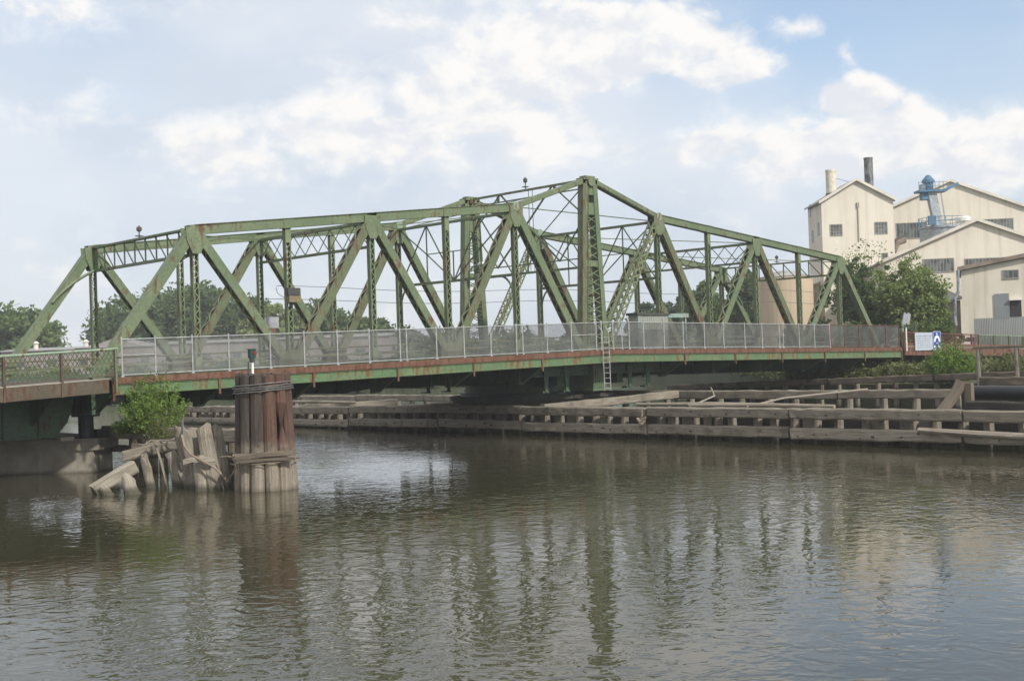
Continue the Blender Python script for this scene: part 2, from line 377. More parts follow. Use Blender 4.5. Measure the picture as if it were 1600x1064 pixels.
def obj(name, g, mat, parent=None, smooth=False, kind=None, label=None, cat=None, group=None, local=False):
    if parent is None:
        vs = np.array(g.v); org = Vector((float(vs[:, 0].mean()), float(vs[:, 1].mean()), float(vs[:, 2].min())))
    else: org = Vector((0, 0, 0)) if local else ORIG.get(parent.name, Vector((0, 0, 0)))
    me = mesh_of(name, g, mat, org, smooth); o = bpy.data.objects.new(name, me); COL.objects.link(o)
    if parent is None: o.location = org
    else: o.parent = parent
    ORIG[o.name] = org
    return tag(o, label, cat, group, kind)
def piece(name, me, parent, loc, rot=(0, 0, 0), scale=(1, 1, 1)):
    o = bpy.data.objects.new(name, me); COL.objects.link(o); o.parent = parent
    o.location = Vector(loc) - ORIG.get(parent.name, Vector((0, 0, 0))); o.rotation_euler = rot; o.scale = scale
    ORIG[o.name] = ORIG.get(parent.name, Vector((0, 0, 0))); return o

# ------------------------------------------------------------------ setting: water, banks
g = G(); g.face([(-3000, -3000, 0), (3000, -3000, 0), (3000, 3000, 0), (-3000, 3000, 0)])
w_ = obj('water', g, 'water', kind='structure', label='murky brown green river with small wind ripples')
def bank(name, poly, top, label, drop=2.5):
    g = G(); n = len(poly); P = [Vector((x, y, 0)) for x, y in poly]; c = sum(P, Vector())/n
    g.f.append(tuple(range(n))); g.uv.append(None); g.v += [(p.x, p.y, top) for p in P]
    b = len(g.v)
    for p in P:
        q = p + (p-c).normalized()*drop; g.v.append((q.x, q.y, -1.2))
    for i in range(n):
        j = (i+1) % n; g.f.append((i, b+i, b+j, j)); g.uv.append(None)
    return obj(name, g, 'land', kind='structure', label=label)
def sp(X, D): p = site(X, D); return (p.x, p.y)
bank('ground', [(37, -70), (600, -140), (900, 300), sp(300, 900), sp(-500, 900), sp(-520, 252), sp(-60, 236), sp(6, 228), sp(24, 205), sp(27, 188), (64, 40), (40, 10), (36, 4)], 2.1, 'low grassy river bank running round behind the bridge')
bank('left_bank_ground', [sp(-28, 50), sp(-90, 20), sp(-180, 120), sp(-150, 235), sp(-66, 135)], 2.1, 'low grassy bank carrying the approach on the pier side')

# ------------------------------------------------------------------ the swing bridge
W = 11.07; P5, PN = 6.205, 5.1; HL = P5 + 5*PN
def S(i): return 0.0 if i == 0 else math.copysign(P5 + (abs(i)-1)*PN, i)          # panel points -6..6
def zd(s): return 4.787 - .0170*abs(s)                                             # walkway kerb level, ends droop
HT, H5, H3, H1 = 10.40, 8.44, 7.55, 6.65
def hU(i): return {0: HT, 1: H5, 2: (H5+H3)/2, 3: H3, 4: (H3+H1)/2, 5: H1}[abs(i)]
def U(i, y): return Vector((S(i), y, zd(S(i)) + hU(i)))
def Lp(i, y): return Vector((S(i), y, zd(S(i)) - .12))
br = thing('swing_bridge', (0, W/2, 2.2), 'rusty green steel truss swing bridge with a raised centre tower', 'bridge')

def laced(name, p0, p1, w, d, parent, mat='green_paint', pitch=.5, cover=None, lac=.09, fl=.09, e1=(0, 1, 0), inner=True):
    """two channels w apart (across the bridge), d deep, zigzag lacing on both faces"""
    p0 = Vector(p0); p1 = Vector(p1); a = (p1-p0).normalized(); rf0 = e1; e1 = Vector(rf0); e1 = (e1-a*e1.dot(a)).normalized(); e2 = a.cross(e1); L = (p1-p0).length
    g = G()
    for sd in (-1, 1):
        g.bar(p0, p1, .03, d, ref=rf0, o1=sd*w/2)
        for q in (-1, 1): g.bar(p0, p1, fl, .022, ref=rf0, o1=sd*(w/2 - fl/2 + .012), o2=q*(d/2 + .012))
    if cover is not None: g.bar(p0, p1, w+.10, .024, ref=rf0, o2=cover*(d/2+.037))
    m = obj(name, g, mat, parent)
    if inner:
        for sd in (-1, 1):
            gi = G(); gi.bar(p0, p1, .006, d-.03, ref=rf0, o1=sd*(w/2-.02)); obj('inner_shade_plate', gi, 'rust_and_shade', m)  # liner plates added to darken the inside: rust plus shade in the colour
    gl = G(); n = max(2, int(L/pitch))
    for q in (-1, 1):
        if cover == q: continue
        for k in range(n):
            x0, x1 = L*k/n, L*(k+1)/n; sd = 1 if k % 2 else -1
            A = p0 + a*x0 + e1*(sd*(w/2-.03)) + e2*(q*(d/2+.03)); B = p0 + a*x1 - e1*(sd*(w/2-.03)) + e2*(q*(d/2+.03))
            gl.bar(A, B, .012, lac, ref=e2)
    for q in (.06, .94):                     # tie plates near each end
        for r in (-1, 1):
            gl.bar(p0+a*(L*q-.35), p0+a*(L*q+.35), w, .014, ref=rf0, o2=r*(d/2+.028))
    obj('lacing', gl, 'green_lacing', m, kind='stuff'); return m

def gusset(p, y, sx, sz, parent, mat='green_paint'):
    for sd in (-1, 1):
        g = G(); yy = y + sd*.255
        g.prism([(p.x-sx*.55, yy, p.z+.10), (p.x+sx*.55, yy, p.z+.10), (p.x+sx*.5, yy, p.z-sz*.45), (p.x+sx*.22, yy, p.z-sz), (p.x-sx*.22, yy, p.z-sz), (p.x-sx*.5, yy, p.z-sz*.45)], (0, sd*.022, 0))
        obj('gusset_plate', g, mat, parent)

for y in (0.0, W):
    for sg in (-1, 1):
        # top chord in two lengths, end post
        for a, b in ((5, 3), (3, 1)):
            A, B = U(sg*a, y), U(sg*b, y); g = G(); dv = (B-A).normalized()
            g.bar(A, B, .44, .44); g.bar(A, B, .56, .03, o2=(.236 if dv.x > 0 else .196)*(-1 if (dv.cross(Vector((0, 1, 0)))).z < 0 else 1))
            ch = obj('top_chord', g, 'green_paint', br)
            for q in (0.0, .5, 1.0):
                c = A.lerp(B, q); gr = G(); gr.bar(c - dv*.30, c + dv*.30, .47, .478); obj('splice_plate', gr, 'green_paint', ch)
        laced('end_post', Lp(sg*6, y), U(sg*5, y), .40, .40, br, 'green_paint', .5, cover=(1 if sg < 0 else 1))
        for a, b, rusty in ((5, 4, 0), (4, 3, 1), (3, 2, 0), (2, 1, 1)):
            up_first = a % 2 == 1
            A = U(sg*a, y) if up_first else Lp(sg*a, y); B = Lp(sg*b, y) if up_first else U(sg*b, y)
            laced('diagonal', A, B, .46, .38 if up_first else .42, br, 'green_rusty' if rusty else 'green_paint', .52)
        # pair from the shoulder to the tower foot
        if sg < 0: laced('diagonal', U(sg, y), Vector((sg*1.0, y, zd(0)-.1)), .44, .44, br, 'green_paint', .52)
        else:
            A, B = U(1, y), Vector((1.0, y, zd(0)-.1)); a = (B-A).normalized(); e2 = a.cross(Vector((0, 1, 0))); L = (B-A).length; g = G()
            for q in (-1, 1):
                for r in (-1, 1):
                    g.bar(A, B, .10, .025, o1=r*.20, o2=q*.265); g.bar(A, B, .025, .10, o1=r*.24, o2=q*.22)
            dg = obj('diagonal', g, 'green_rusty', br); n = int(L/.52); gl = G()
            for k in range(n):
                x0, x1 = L*k/n, L*(k+1)/n
                for r in (-1, 1):
                    for q in (-1, 1):
                        gl.bar(A+a*x0+e2*(q*.25)+Vector((0, r*.255, 0)), A+a*x1-e2*(q*.25)+Vector((0, r*.255+.002*q, 0)), .012, .075, ref=(0, 1, 0))
                    s2 = 1 if k % 2 else -1
                    gl.bar(A+a*x0+e2*(r*.28)+Vector((0, s2*.22, 0)), A+a*x1+e2*(r*.28)-Vector((0, s2*.22, 0)), .012, .075, ref=e2)
            obj('lacing', gl, 'green_lacing', dg, kind='stuff')
        for i in (1, 2, 3, 4, 5):
            laced('vertical_post', Lp(sg*i, y) + Vector((0, 0, .1)), U(sg*i, y) - Vector((0, 0, .2)), .30, .22, br, 'green_paint', .26, lac=.04, fl=.06, e1=(1, 0, 0), inner=False)
        for i in (1, 3, 5):
            gusset(U(sg*i, y), y, .95, 1.12, br)
        for i in (2, 4):
            g = G(); p = Lp(sg*i, y)
            for sd in (-1, 1): g.prism([(p.x-.9, y+sd*.23, p.z-.2), (p.x+.9, y+sd*.23, p.z-.2), (p.x+.75, y+sd*.23, p.z+.5), (p.x+.3, y+sd*.23, p.z+.95), (p.x-.3, y+sd*.23, p.z+.95), (p.x-.75, y+sd*.23, p.z+.5)], (0, sd*.02, 0))
            obj('gusset_plate', g, 'green_rusty', br)
        # pin joint and sloping tie from shoulder to tower head
        g = G(); A = U(sg, y) + Vector((0, 0, .05)); B = U(0, y)
        g.bar(A, B, .46, .24); g.bar(A, B, .38, .32)
        obj('tower_tie', g, 'green_paint', br)
        g = G(); g.tube([A - Vector((0, .30, 0)), A + Vector((0, .30, 0))], .26, 14); obj('pin', g, 'green_pale', br)
        # bottom chord
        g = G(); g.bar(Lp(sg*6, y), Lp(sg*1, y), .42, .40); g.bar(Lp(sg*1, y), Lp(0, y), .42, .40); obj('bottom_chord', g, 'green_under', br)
    # tower: two splayed legs with lacing between
    top, bot = U(0, y), Vector((0, y, zd(0) - .2))
    legs = []
    for sd in (-1, 1):
        g = G(); A = bot + Vector((sd*.95, 0, 0)); B = top + Vector((sd*.40, 0, -.1))
        g.bar(A, B, .46, .40); g.bar(A, B, .58, .03, o2=(-.215 if sd < 0 else .215)*1)
        legs.append((A, B)); obj('tower_leg', g, 'green_rusty' if (sd < 0 and y == 0) else 'green_paint', br)
    gl = G(); n = 15
    for k in range(n):
        q0, q1 = .02 + .78*k/n, .02 + .78*(k+1)/n
        a0, a1 = legs[0][0].lerp(legs[0][1], q0), legs[0][0].lerp(legs[0][1], q1); b0, b1 = legs[1][0].lerp(legs[1][1], q0), legs[1][0].lerp(legs[1][1], q1)
        for yy in (-.22, .22):
            o_ = Vector((0, yy, 0)); gl.bar(a0+o_, b1+o_, .012, .055, ref=(0, 1, 0)); gl.bar(b0+o_, a1+o_, .014, .055, ref=(0, 1, 0))
    obj('tower_lacing', gl, 'green_paint', br, kind='stuff')
    g = G()
    for q0, q1 in ((.80, .87), (.915, 1.0), (.50, .535), (0, .05)):
        a0, a1 = legs[0][0].lerp(legs[0][1], q0), legs[0][0].lerp(legs[0][1], q1); b0, b1 = legs[1][0].lerp(legs[1][1], q0), legs[1][0].lerp(legs[1][1], q1)
        for yy in (-.245, .225):
            g = G(); g.prism([a0+Vector((0, yy, 0)), b0+Vector((0, yy, 0)), b1+Vector((0, yy, 0)), a1+Vector((0, yy, 0))], (0, .02, 0)); obj('tie_plate', g, 'green_paint', br)
    g = G(); g.box(-.62, .62, y-.34, y+.34, top.z-.08, top.z+.04); g.box(-.42, .42, y-.25, y+.25, top.z+.04, top.z+.17); g.tube([(0, y-.4, top.z-.18), (0, y+.4, top.z-.18)], .3, 14)
    obj('tower_cap', g, 'green_paint', br)

def lattice_frame(name, s, ztop, depth, npan, double, mat='green_paint', knees=False, bw=.055, cw=.16):
    g = G(); y0, y1 = .2, W-.2
    g.bar((s, y0, ztop), (s, y1, ztop), .22, cw, ref=(1, 0, 0)); g.bar((s, y0, ztop-depth), (s, y1, ztop-depth), .18, cw*.85, ref=(1, 0, 0))
    fr = obj(name, g, mat, br)
    for k in range(npan):
        a, b = y0+(y1-y0)*k/npan, y0+(y1-y0)*(k+1)/npan
        zt, zb = ztop-cw*.4, ztop-depth+cw*.35
        gb = G(); f = k % 2 == 0
        gb.bar((s-.03, a, zt if f else zb), (s-.03, b, zb if f else zt), .02, bw, ref=(1, 0, 0)); obj('lattice_bar', gb, mat, fr)
        if double:
            gb = G(); gb.bar((s+.03, a, zb if f else zt), (s+.03, b, zt if f else zb), .02, bw, ref=(1, 0, 0)); obj('lattice_bar', gb, mat, fr)
    if knees:
        for y, sg in ((y0, 1), (y1, -1)):
            pts = []
            for k in range(9):
                an = math.pi/2*k/8; pts.append((s, y+sg*1.15*(1-math.cos(an)), ztop-depth-1.35+1.35*math.sin(an)))
            gk = G(); gk.tube(pts, .055, 6); obj('knee_brace', gk, mat, fr)
    return fr
for sg in (-1, 1):
    # portal at the end of the span: verticals and diagonals
    s = sg*S(5); zt = U(5, 0).z+.08; g = G(); dep = 1.22
    g.bar((s, .1, zt), (s, W-.1, zt), .30, .10, ref=(1, 0, 0)); g.bar((s, .15, zt-dep), (s, W-.15, zt-dep), .22, .13, ref=(1, 0, 0))
    po = obj('portal_frame', g, 'green_paint', br); n = 9
    for k in range(n):
        a, b = .3+(W-.6)*k/n, .3+(W-.6)*(k+1)/n
        gb = G(); gb.bar((s-.035, a, zt-dep), (s-.035, b, zt-.05), .03, .07, ref=(1, 0, 0)); obj('lattice_bar', gb, 'green_paint', po)
        gb = G(); gb.bar((s+.02, b, zt-dep), (s+.02, b, zt-.05), .05, .08, ref=(1, 0, 0)); obj('lattice_bar', gb, 'green_paint', po)
    for y, k2 in ((.1, 1), (W-.1, -1)):
        pts = []
        for k in range(9):
            an = math.pi/2*k/8; u_ = k/8; dr = dep+1.7*u_; pts.append((s+sg*(.767*dr-.94*(1-u_)**2.2+.10), y+k2*(.25-.1*u_), zt-dr))
        gk = G(); gk.tube(pts, .085, 6); obj('knee_brace', gk, 'green_paint', po)
    lattice_frame('sway_frame', sg*S(3), U(3, 0).z-.22, 1.30, 9, True)
    # deep sway frame at the shoulder, thin angles
    s = sg*S(1); zt = U(1, 0).z-.25; zb = zt-3.6; g = G()
    g.bar((s, .2, zt), (s, W-.2, zt), .22, .15, ref=(1, 0, 0)); g.bar((s, .2, zb), (s, W-.2, zb), .20, .15, ref=(1, 0, 0))
    sw = obj('sway_frame', g, 'green_paint', br)
    ys = [.2, .2+(W-.4)*.26, .2+(W-.4)*.5, .2+(W-.4)*.74, W-.2]
    bars = [(ys[0], zb, ys[1], zt), (ys[1], zt, ys[2], zb), (ys[2], zb, ys[3], zt), (ys[3], zt, ys[4], zb), (ys[0], zt, ys[1], zb+1.8), (ys[4], zt, ys[3], zb+1.8), (ys[1], zt, ys[1], zb), (ys[3], zt, ys[3], zb), (ys[2], zb, ys[2], zb+1.8), (ys[1], zb+1.8, ys[3], zb+1.8), (ys[1], zb+1.8, ys[2], zb), (ys[3], zb+1.8, ys[2], zb)]
    for ya, za, yb, zb2 in bars:
        gb = G(); gb.bar((s, ya, za), (s, yb, zb2), .07, .055, ref=(1, 0, 0)); obj('brace_bar', gb, 'green_paint', sw)
    for y, k2 in ((.2, 1), (W-.2, -1)):
        pts = [(s, y+k2*1.2*(1-math.cos(math.pi/2*k/8)), zb-1.4+1.4*math.sin(math.pi/2*k/8)) for k in range(9)]
        gk = G(); gk.tube(pts, .06, 6); obj('knee_brace', gk, 'green_paint', sw)
    # top lateral rods
    for a, b in ((5, 3), (3, 1), (1, 0)):
        g = G(); A0, A1, B0, B1 = U(sg*a, .2), U(sg*a, W-.2), U(sg*b, .2), U(sg*b, W-.2); o_ = Vector((0, 0, -.2))
        g.bar(A0+o_, B1+o_, .06, .05); g.bar(A1+o_*1.2, B0+o_*1.2, .06, .05); obj('lateral_rod', g, 'green_paint', br)
# cross frame of the tower
zt = U(0, 0).z-.02; zb = zt-5.3; g = G()
g.bar((0, .2, zt), (0, W-.2, zt), .16, .13, ref=(1, 0, 0)); g.bar((0, .2, zt-.5), (0, W-.2, zt-.5), .10, .07, ref=(1, 0, 0))
g.bar((0, .2, zb), (0, W-.2, zb), .16, .13, ref=(1, 0, 0)); g.bar((0, .2, zb+.55), (0, W-.2, zb+.55), .10, .07, ref=(1, 0, 0))
sw = obj('tower_cross_frame', g, 'green_paint', br)
f_ = lambda q: .2+(W-.4)*q
for ya, za, yb, zb2, hw in ((.73, zt, .23, zb+.55, .1), (.27, zt, .77, zb+.55, .1), (.73, zt, .98, zb+3.2, .07), (.27, zt, .02, zb+3.2, .07), (.98, zb+3.0, .77, zb+.5, .07), (.02, zb+3.0, .23, zb+.5, .07), (.5, zb, .5, zb+2.9, .06), (.25, zt-.1, .25, zt-.5, .2), (.75, zt-.1, .75, zt-.5, .2)):
    gb = G(); gb.bar((0, f_(ya), za), (0, f_(yb), zb2), .08, hw, ref=(1, 0, 0)); obj('brace_bar', gb, 'green_paint', sw)

# floor system
def strip(g, s0, s1, y0, y1, zoff0, zoff1, n=1):       # slab that follows the droop
    for k in range(n):
        a, b = s0+(s1-s0)*k/n, s0+(s1-s0)*(k+1)/n
        g.quad_box([(a, y0, zd(a)+zoff0), (a, y1, zd(a)+zoff0), (b, y1, zd(b)+zoff0), (b, y0, zd(b)+zoff0), (a, y0, zd(a)+zoff1), (a, y1, zd(a)+zoff1), (b, y1, zd(b)+zoff1), (b, y0, zd(b)+zoff1)])
for a, b in ((-HL, 0), (0, HL)):
    g = G(); strip(g, a, b, .35, W-.35, -.42, -.2); obj('roadway_slab', g, 'asphalt', br)
    g = G(); strip(g, a, b, -1.82, -.28, -.12, -.04); obj('walkway_slab', g, 'concrete', br)
    g = G(); strip(g, a, b, -2.05, -1.83, -.30, -.012); obj('walkway_kerb', g, 'rust_curb', br)
    g = G(); strip(g, a, b, -1.96, -1.86, -.74, -.302); strip(g, a, b, -2.02, -1.82, -.775, -.742); strip(g, a, b, -2.0, -1.97, -.36, -.302)
    obj('fascia_beam', g, 'green_fascia', br)
    for y in (1.6, 3.6, 5.53, 7.5, 9.5):
        g = G(); strip(g, a, b, y-.12, y+.12, -.95, -.44); obj('stringer', g, 'green_under', br)
    for y in (.55, W-.55):
        for zo in (.45, .85):
            g = G(); g.tube([(a, y, zd(a)+zo), (b, y, zd(b)+zo)], .05, 6); obj('guard_rail', g, 'green_rusty', br)
for i in range(-6, 7):
    if i == 0: continue
    s = S(i); z = zd(s); dp = 1.62 if abs(i) > 1 else 1.75
    g = G()
    g.prism([(s-.02, .25, z-.44), (s-.02, W-.25, z-.44), (s-.02, W-.25, z-dp+.25), (s-.02, W*.75, z-dp), (s-.02, W*.25, z-dp), (s-.02, .25, z-dp+.25)], (.04, 0, 0))
    g.box(s-.2, s+.2, 1.2, W-1.2, z-dp-.03, z-dp); g.box(s-.2, s+.2, .3, W-.3, z-.44, z-.41)
    for yy in (1.6, 3.6, 5.5, 7.5, 9.5): g.box(s-.12, s+.12, yy-.02, yy+.02, z-dp+.02, z-.45)
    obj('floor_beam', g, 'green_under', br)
    g = G(); g.prism([(s-.02, -1.83, z-.44), (s-.02, -.02, z-.44), (s-.02, -.02, z-dp+.12), (s-.02, -.35, z-dp+.12), (s-.02, -1.83, z-.82)], (.04, 0, 0))
    g.bar((s, -1.83, z-.835), (s, -.35, z-dp+.105), .22, .03, ref=(1, 0, 0))
    obj('walkway_bracket', g, 'green_under', br)
    g = G(); g.box(s-.05, s+.05, -2.045, -1.965, z-1.02, z-.30); obj('bracket_hanger', g, 'rust_curb', br)
    g = G(); g.box(s-.2, s+.2, -.2, .2, z-dp, z-.34); obj('hanger_block', g, 'green_under', br); g = G(); g.box(s-.2, s+.2, W-.2, W+.2, z-dp, z-.34); obj('hanger_block', g, 'green_under', br)
# centre: loading girders, drum, post under each tower leg
for s in (-2.6, 2.6):
    g = G(); g.box(s-.25, s+.25, .3, W-.3, 2.75, 4.33); g.box(s-.38, s+.38, .3, W-.3, 2.70, 2.748); obj('loading_girder', g, 'green_under', br)
for y in (0.0, W):
    g = G(); g.box(-S(1)+.3, S(1)-.3, y-.15, y+.15, 3.35, 4.40); g.box(-S(1)+.3, S(1)-.3, y-.3, y+.3, 3.30, 3.348); obj('centre_girder', g, 'green_under', br)
    g = G(); g.box(-.55, .60, y-.45, y+.30, 2.42, 4.40)
    for k in range(7): g.box(-.52+.17*k, -.48+.17*k, y-.49, y-.45, 2.46, 4.36)
    g.box(-.75, .80, y-.62, y+.4, 2.32, 2.42); obj('tower_foot', g, 'green_paint', br)
    for s in (-4.3, -2.6, 2.9, 4.6):
        g = G(); g.prism([(s-.28, y-.3, 4.3), (s+.28, y-.3, 4.3), (s+.10, y-.3, 2.4), (s-.10, y-.3, 2.4)], (0, .06, 0)); g.box(s-.25, s+.25, y-.24, y+.2, 2.36, 2.46); obj('stiffener', g, 'green_under', br)
g = G(); g.lathe([(4.3, 2.32), (4.3, 3.30)], 0, W/2, 40); obj('drum', g, 'green_under', br)
g = G(); g.lathe([(.02, 4.16), (.13, 4.06), (.14, 3.98), (.04, 3.92)], 1.05, .3, 12); obj('bulkhead_lamp', g, 'lamp_glass', br)

pp = thing('pivot_pier', (0, W/2, -1), 'round concrete pier under the pivot of the swing bridge', 'pier')
g = G(); g.lathe([(5.1, -1), (5.1, 1.9), (5.3, 1.9), (5.3, 2.12)], 0, W/2, 44); obj('shaft', g, 'dark_masonry', pp)
g = G(); g.lathe([(4.6, 2.12), (4.6, 2.3)], 0, W/2, 44); obj('track_ring', g, 'black_steel', pp)

# ------------------------------------------------------------------ fences on the walkway
def chain_panel(g, s0, s1, y, h, sp=.056, r=.0072):
    z0 = lambda s: zd(s)+.07
    n = int((s1-s0+h)/sp)
    for sg in (1, -1):
        for k in range(n+1):
            c = s0-h+k*sp if sg > 0 else s0+k*sp       # wire leaves the bottom at c and leans by sg
            a, b = c, c+sg*h
            ta, tb = 0.0, 1.0
            for e in (s0, s1):
                q = (e-a)/(b-a)
                if (a-e)*(1 if e == s0 else -1) < 0: ta = max(ta, q)
                if (b-e)*(1 if e == s0 else -1) < 0: tb = min(tb, q)
            if tb-ta < .02: continue
            A = Vector((a+(b-a)*ta, y+sg*r*.7, 0)); B = Vector((a+(b-a)*tb, y+sg*r*.7, 0))
            A.z = z0(A.x)+h*ta; B.z = z0(B.x)+h*tb
            g.tube([A, B], r, 3, cap=False)
def chain_fence(name, label, posts, mat, meshmat, group=None, mids=()):
    y = -1.93; f = thing(name, (posts[0], y, zd(posts[0])), label, 'fence', group); H = 1.62
    pm = G(); pm.tube([(0, 0, -.35), (0, 0, H+.06)], .036, 8); pm.box(-.07, .07, -.05, .05, -.02, .05); pm.lathe([(.045, H+.06), (.02, H+.1)], 0, 0, 8)
    pme = mesh_of('post', pm, mat)
    for s in posts: piece('post', pme, f, (s, y, zd(s)))
    for a, b in ((posts[0], min(0, posts[-1])), (max(0, posts[0]), posts[-1])):
        if b - a < .1: continue
        g = G(); g.tube([(a, y, zd(a)+H), (b, y, zd(b)+H)], .027, 6); obj('top_rail', g, mat, f)
        g = G(); g.tube([(a, y, zd(a)+.07), (b, y, zd(b)+.07)], .025, 6); obj('bottom_rail', g, mat, f)
    for a, b in zip(posts[:-1], posts[1:]):
        if b-a < .35 or (a > -1.8 and b < 0.): continue
        g = G(); chain_panel(g, a+.03, b-.03, y+.045, H-.09); obj('mesh_panel', g, meshmat, f, kind='stuff')
        if any(abs(a-m) < .3 for m in mids):
            g = G(); g.tube([(a, y, zd(a)+.92), (b, y, zd(b)+.92)], .025, 6); obj('middle_rail', g, mat, f)
    return f
P1 = [-31.24, -29.68, -27.88, -26.03, -23.83, -21.94, -20.02, -18.09, -16.16, -15.74, -13.76, -11.87, -9.96, -8.07, -7.59, -5.71, -3.76, -1.69, -1.26, -.27, .51, 1.15, 2.46, 4.35, 6.18, 8.26, 10.22, 12.45, 14.33, 16.26, 16.7, 18.56, 20.4, 22.3]
chain_fence('chain_link_fence', 'long galvanised chain link fence along the bridge walkway', P1, 'galvanized', 'chain_link', mids=(-31.24, -3.76, .51))
chain_fence('chain_link_fence', 'rust red chain link fence at the factory end of the walkway', [22.42, 24.15, 26.06, 27.94, 29.69, 31.49], 'rust_fence', 'chain_link')

# ladder hung on the walkway edge
ld = thing('ladder', (-1.2, -2.25, 2.3), 'galvanised ladder hanging from the walkway in front of the tower', 'ladder')
for s in (-1.45, -.92):
    g = G(); g.tube([(s, -1.75, 5.75), (s, -1.95, 6.15), (s, -2.2, 5.85), (s+.03, -2.2, 2.35)], .03, 6); obj('rail', g, 'galvanized', ld)
rm = G(); rm.tube([(0, 0, 0), (.53, 0, 0)], .016, 6); rme = mesh_of('rung', rm, 'galvanized')
for k in range(11): piece('rung', rme, ld, (-1.44, -2.2, 2.5+.3*k))

# operator's shelter on the walkway with the teal frame beside it
sh = thing('control_shelter', (3.9, -.9, zd(4)), 'small pale green metal shelter behind the walkway fence', 'shelter')
z0 = zd(4)-.05
g = G(); g.box(2.6, 5.45, -1.35, -.6, z0, z0+2.15)
for k in range(14): g.box(2.68+k*.205, 2.72+k*.205, -1.368, -1.35, z0, z0+2.13)
obj('wall', g, 'shed_panel', sh)
g = G(); g.prism([(2.5, -1.45, z0+2.15), (5.6, -1.45, z0+2.15), (5.6, -1.45, z0+2.25), (2.5, -1.45, z0+2.31)], (0, .95, 0)); obj('roof', g, 'dark_box', sh)
g = G(); g.box(2.61, 2.85, -1.39, -1.369, z0, z0+2.1); obj('corner_post', g, 'teal_paint', sh)
tf = thing('steel_gantry', (6.6, -.9, zd(6.6)), 'pale teal steel frame standing against the shelter', 'frame')
g = G(); g.box(7.3, 7.42, -1.2, -1.08, z0, z0+2.28); obj('post', g, 'teal_paint', tf)
g = G(); g.box(5.62, 7.6, -1.25, -1.03, z0+2.0, z0+2.26); obj('beam', g, 'teal_paint', tf)

# lamps and lights of the bridge
def top_light(x, y, z, h, label, grp):
    o = thing('signal_lamp', (x, y, z), label, 'lamp', grp)
    g = G(); g.tube([(x, y, z), (x, y, z+h*.55)], .035, 6); g.box(x-.16, x+.16, y-.16, y+.16, z+h*.12, z+h*.18); obj('post', g, 'dark_box', o)
    g = G(); g.lathe([(.05, z+h*.5), (.13, z+h*.58), (.14, z+h*.82), (.04, z+h*.95), (.03, z+h)], x, y, 10); obj('lantern', g, 'dark_box', o)
top_light(-S(5), W*.5, U(5, 0).z+.14, .62, 'dark lantern standing on the end portal of the bridge', 'lanterns on top of the bridge')
top_light(0, W*.5, U(0, 0).z+.08, .75, 'dark lantern standing on the tower cross frame', 'lanterns on top of the bridge')
top_light(S(5), W*.5, U(5, 0).z+.14, .62, 'dark lantern on the portal nearest the factory', 'lanterns on top of the bridge')
cd = thing('conduit', (.1, W*.47, 9), 'pair of thin pipes dropping from the tower lantern', 'pipe')
for dy in (-.18, .18):
    g = G(); g.tube([(.1, W*.47+dy, U(0, 0).z-.05), (.1, W*.47+dy, 9.9)], .022, 5); obj('pipe', g, 'wire', cd)
sl_ = thing('street_lamp', (-.5, W-.6, 10.5), 'white cobra head street lamp on the far tower leg', 'street lamp')
g = G(); g.tube([(-.35, W-.3, 10.3), (-.5, W-.6, 10.62), (-.55, W-1.3, 10.72)], .045, 6); obj('arm', g, 'galvanized', sl_)
g = G(); g.tube([(-.55, W-1.3, 10.72), (-.6, W-1.7, 10.72), (-.62, W-2.1, 10.68)], [.09, .17, .06], 8); obj('lamp_head', g, 'lamp_glass', sl_, smooth=True)
sl_ = thing('street_lamp', (2, 1, 8.2), 'small street lamp on the near tower leg', 'street lamp')
g = G(); g.tube([(.9, .2, 7.9), (1.2, .5, 8.2), (1.3, 1.0, 8.25)], .04, 6); obj('arm', g, 'green_paint', sl_)
g = G(); g.tube([(1.3, 1.0, 8.25), (1.35, 1.5, 8.2)], [.16, .08], 8); obj('lamp_head', g, 'yellow_box', sl_)
bx = thing('signal_box', (-21.5, -.35, 7.6), 'black and tan signal box on a near truss post', 'signal')
g = G(); g.box(-21.85, -21.15, -.55, -.18, 7.95, 8.3); obj('housing', g, 'dark_box', bx)
g = G(); g.box(-21.78, -21.1, -.5, -.2, 7.6, 7.95); obj('lens_panel', g, 'yellow_box', bx)
sg_ = thing('road_sign', (-15.9, W-.3, 4.5), 'grey back of a road sign on the far truss', 'sign')
g = G(); g.box(-16.4, -15.45, W-.4, W-.36, 6.7, 7.35); obj('panel', g, 'sign_back', sg_)
g = G(); g.tube([(-15.9, W-.33, 4.4), (-15.9, W-.33, 7.3)], .04, 6); g.box(-16.15, -15.7, W-.45, W-.36, 6.45, 6.68); obj('post', g, 'rust_fence', sg_)
for nm, za, lab in ((0, 9.25, 'upper of two thin cables strung along the far truss'), (1, 8.45, 'lower of two thin cables strung along the far truss')):
    g = G(); pts = [(x, W+.75, za + .12*math.cos((x+15)/48*6.28*2) - .1 + (.25 if x > 25 and nm == 0 else 0)) for x in np.linspace(-14.8 if nm == 0 else -26, 46, 40)]
    if nm == 0: pts = [(-14.3, W+.75, 8.55), (-14.75, W+.75, 8.8), (-14.85, W+.75, 9.1)] + pts
    g.tube([tuple(map(float, p)) for p in pts], .018, 5); obj('cable', g, 'wire', label=lab, cat='cable', group='cables along the far truss')

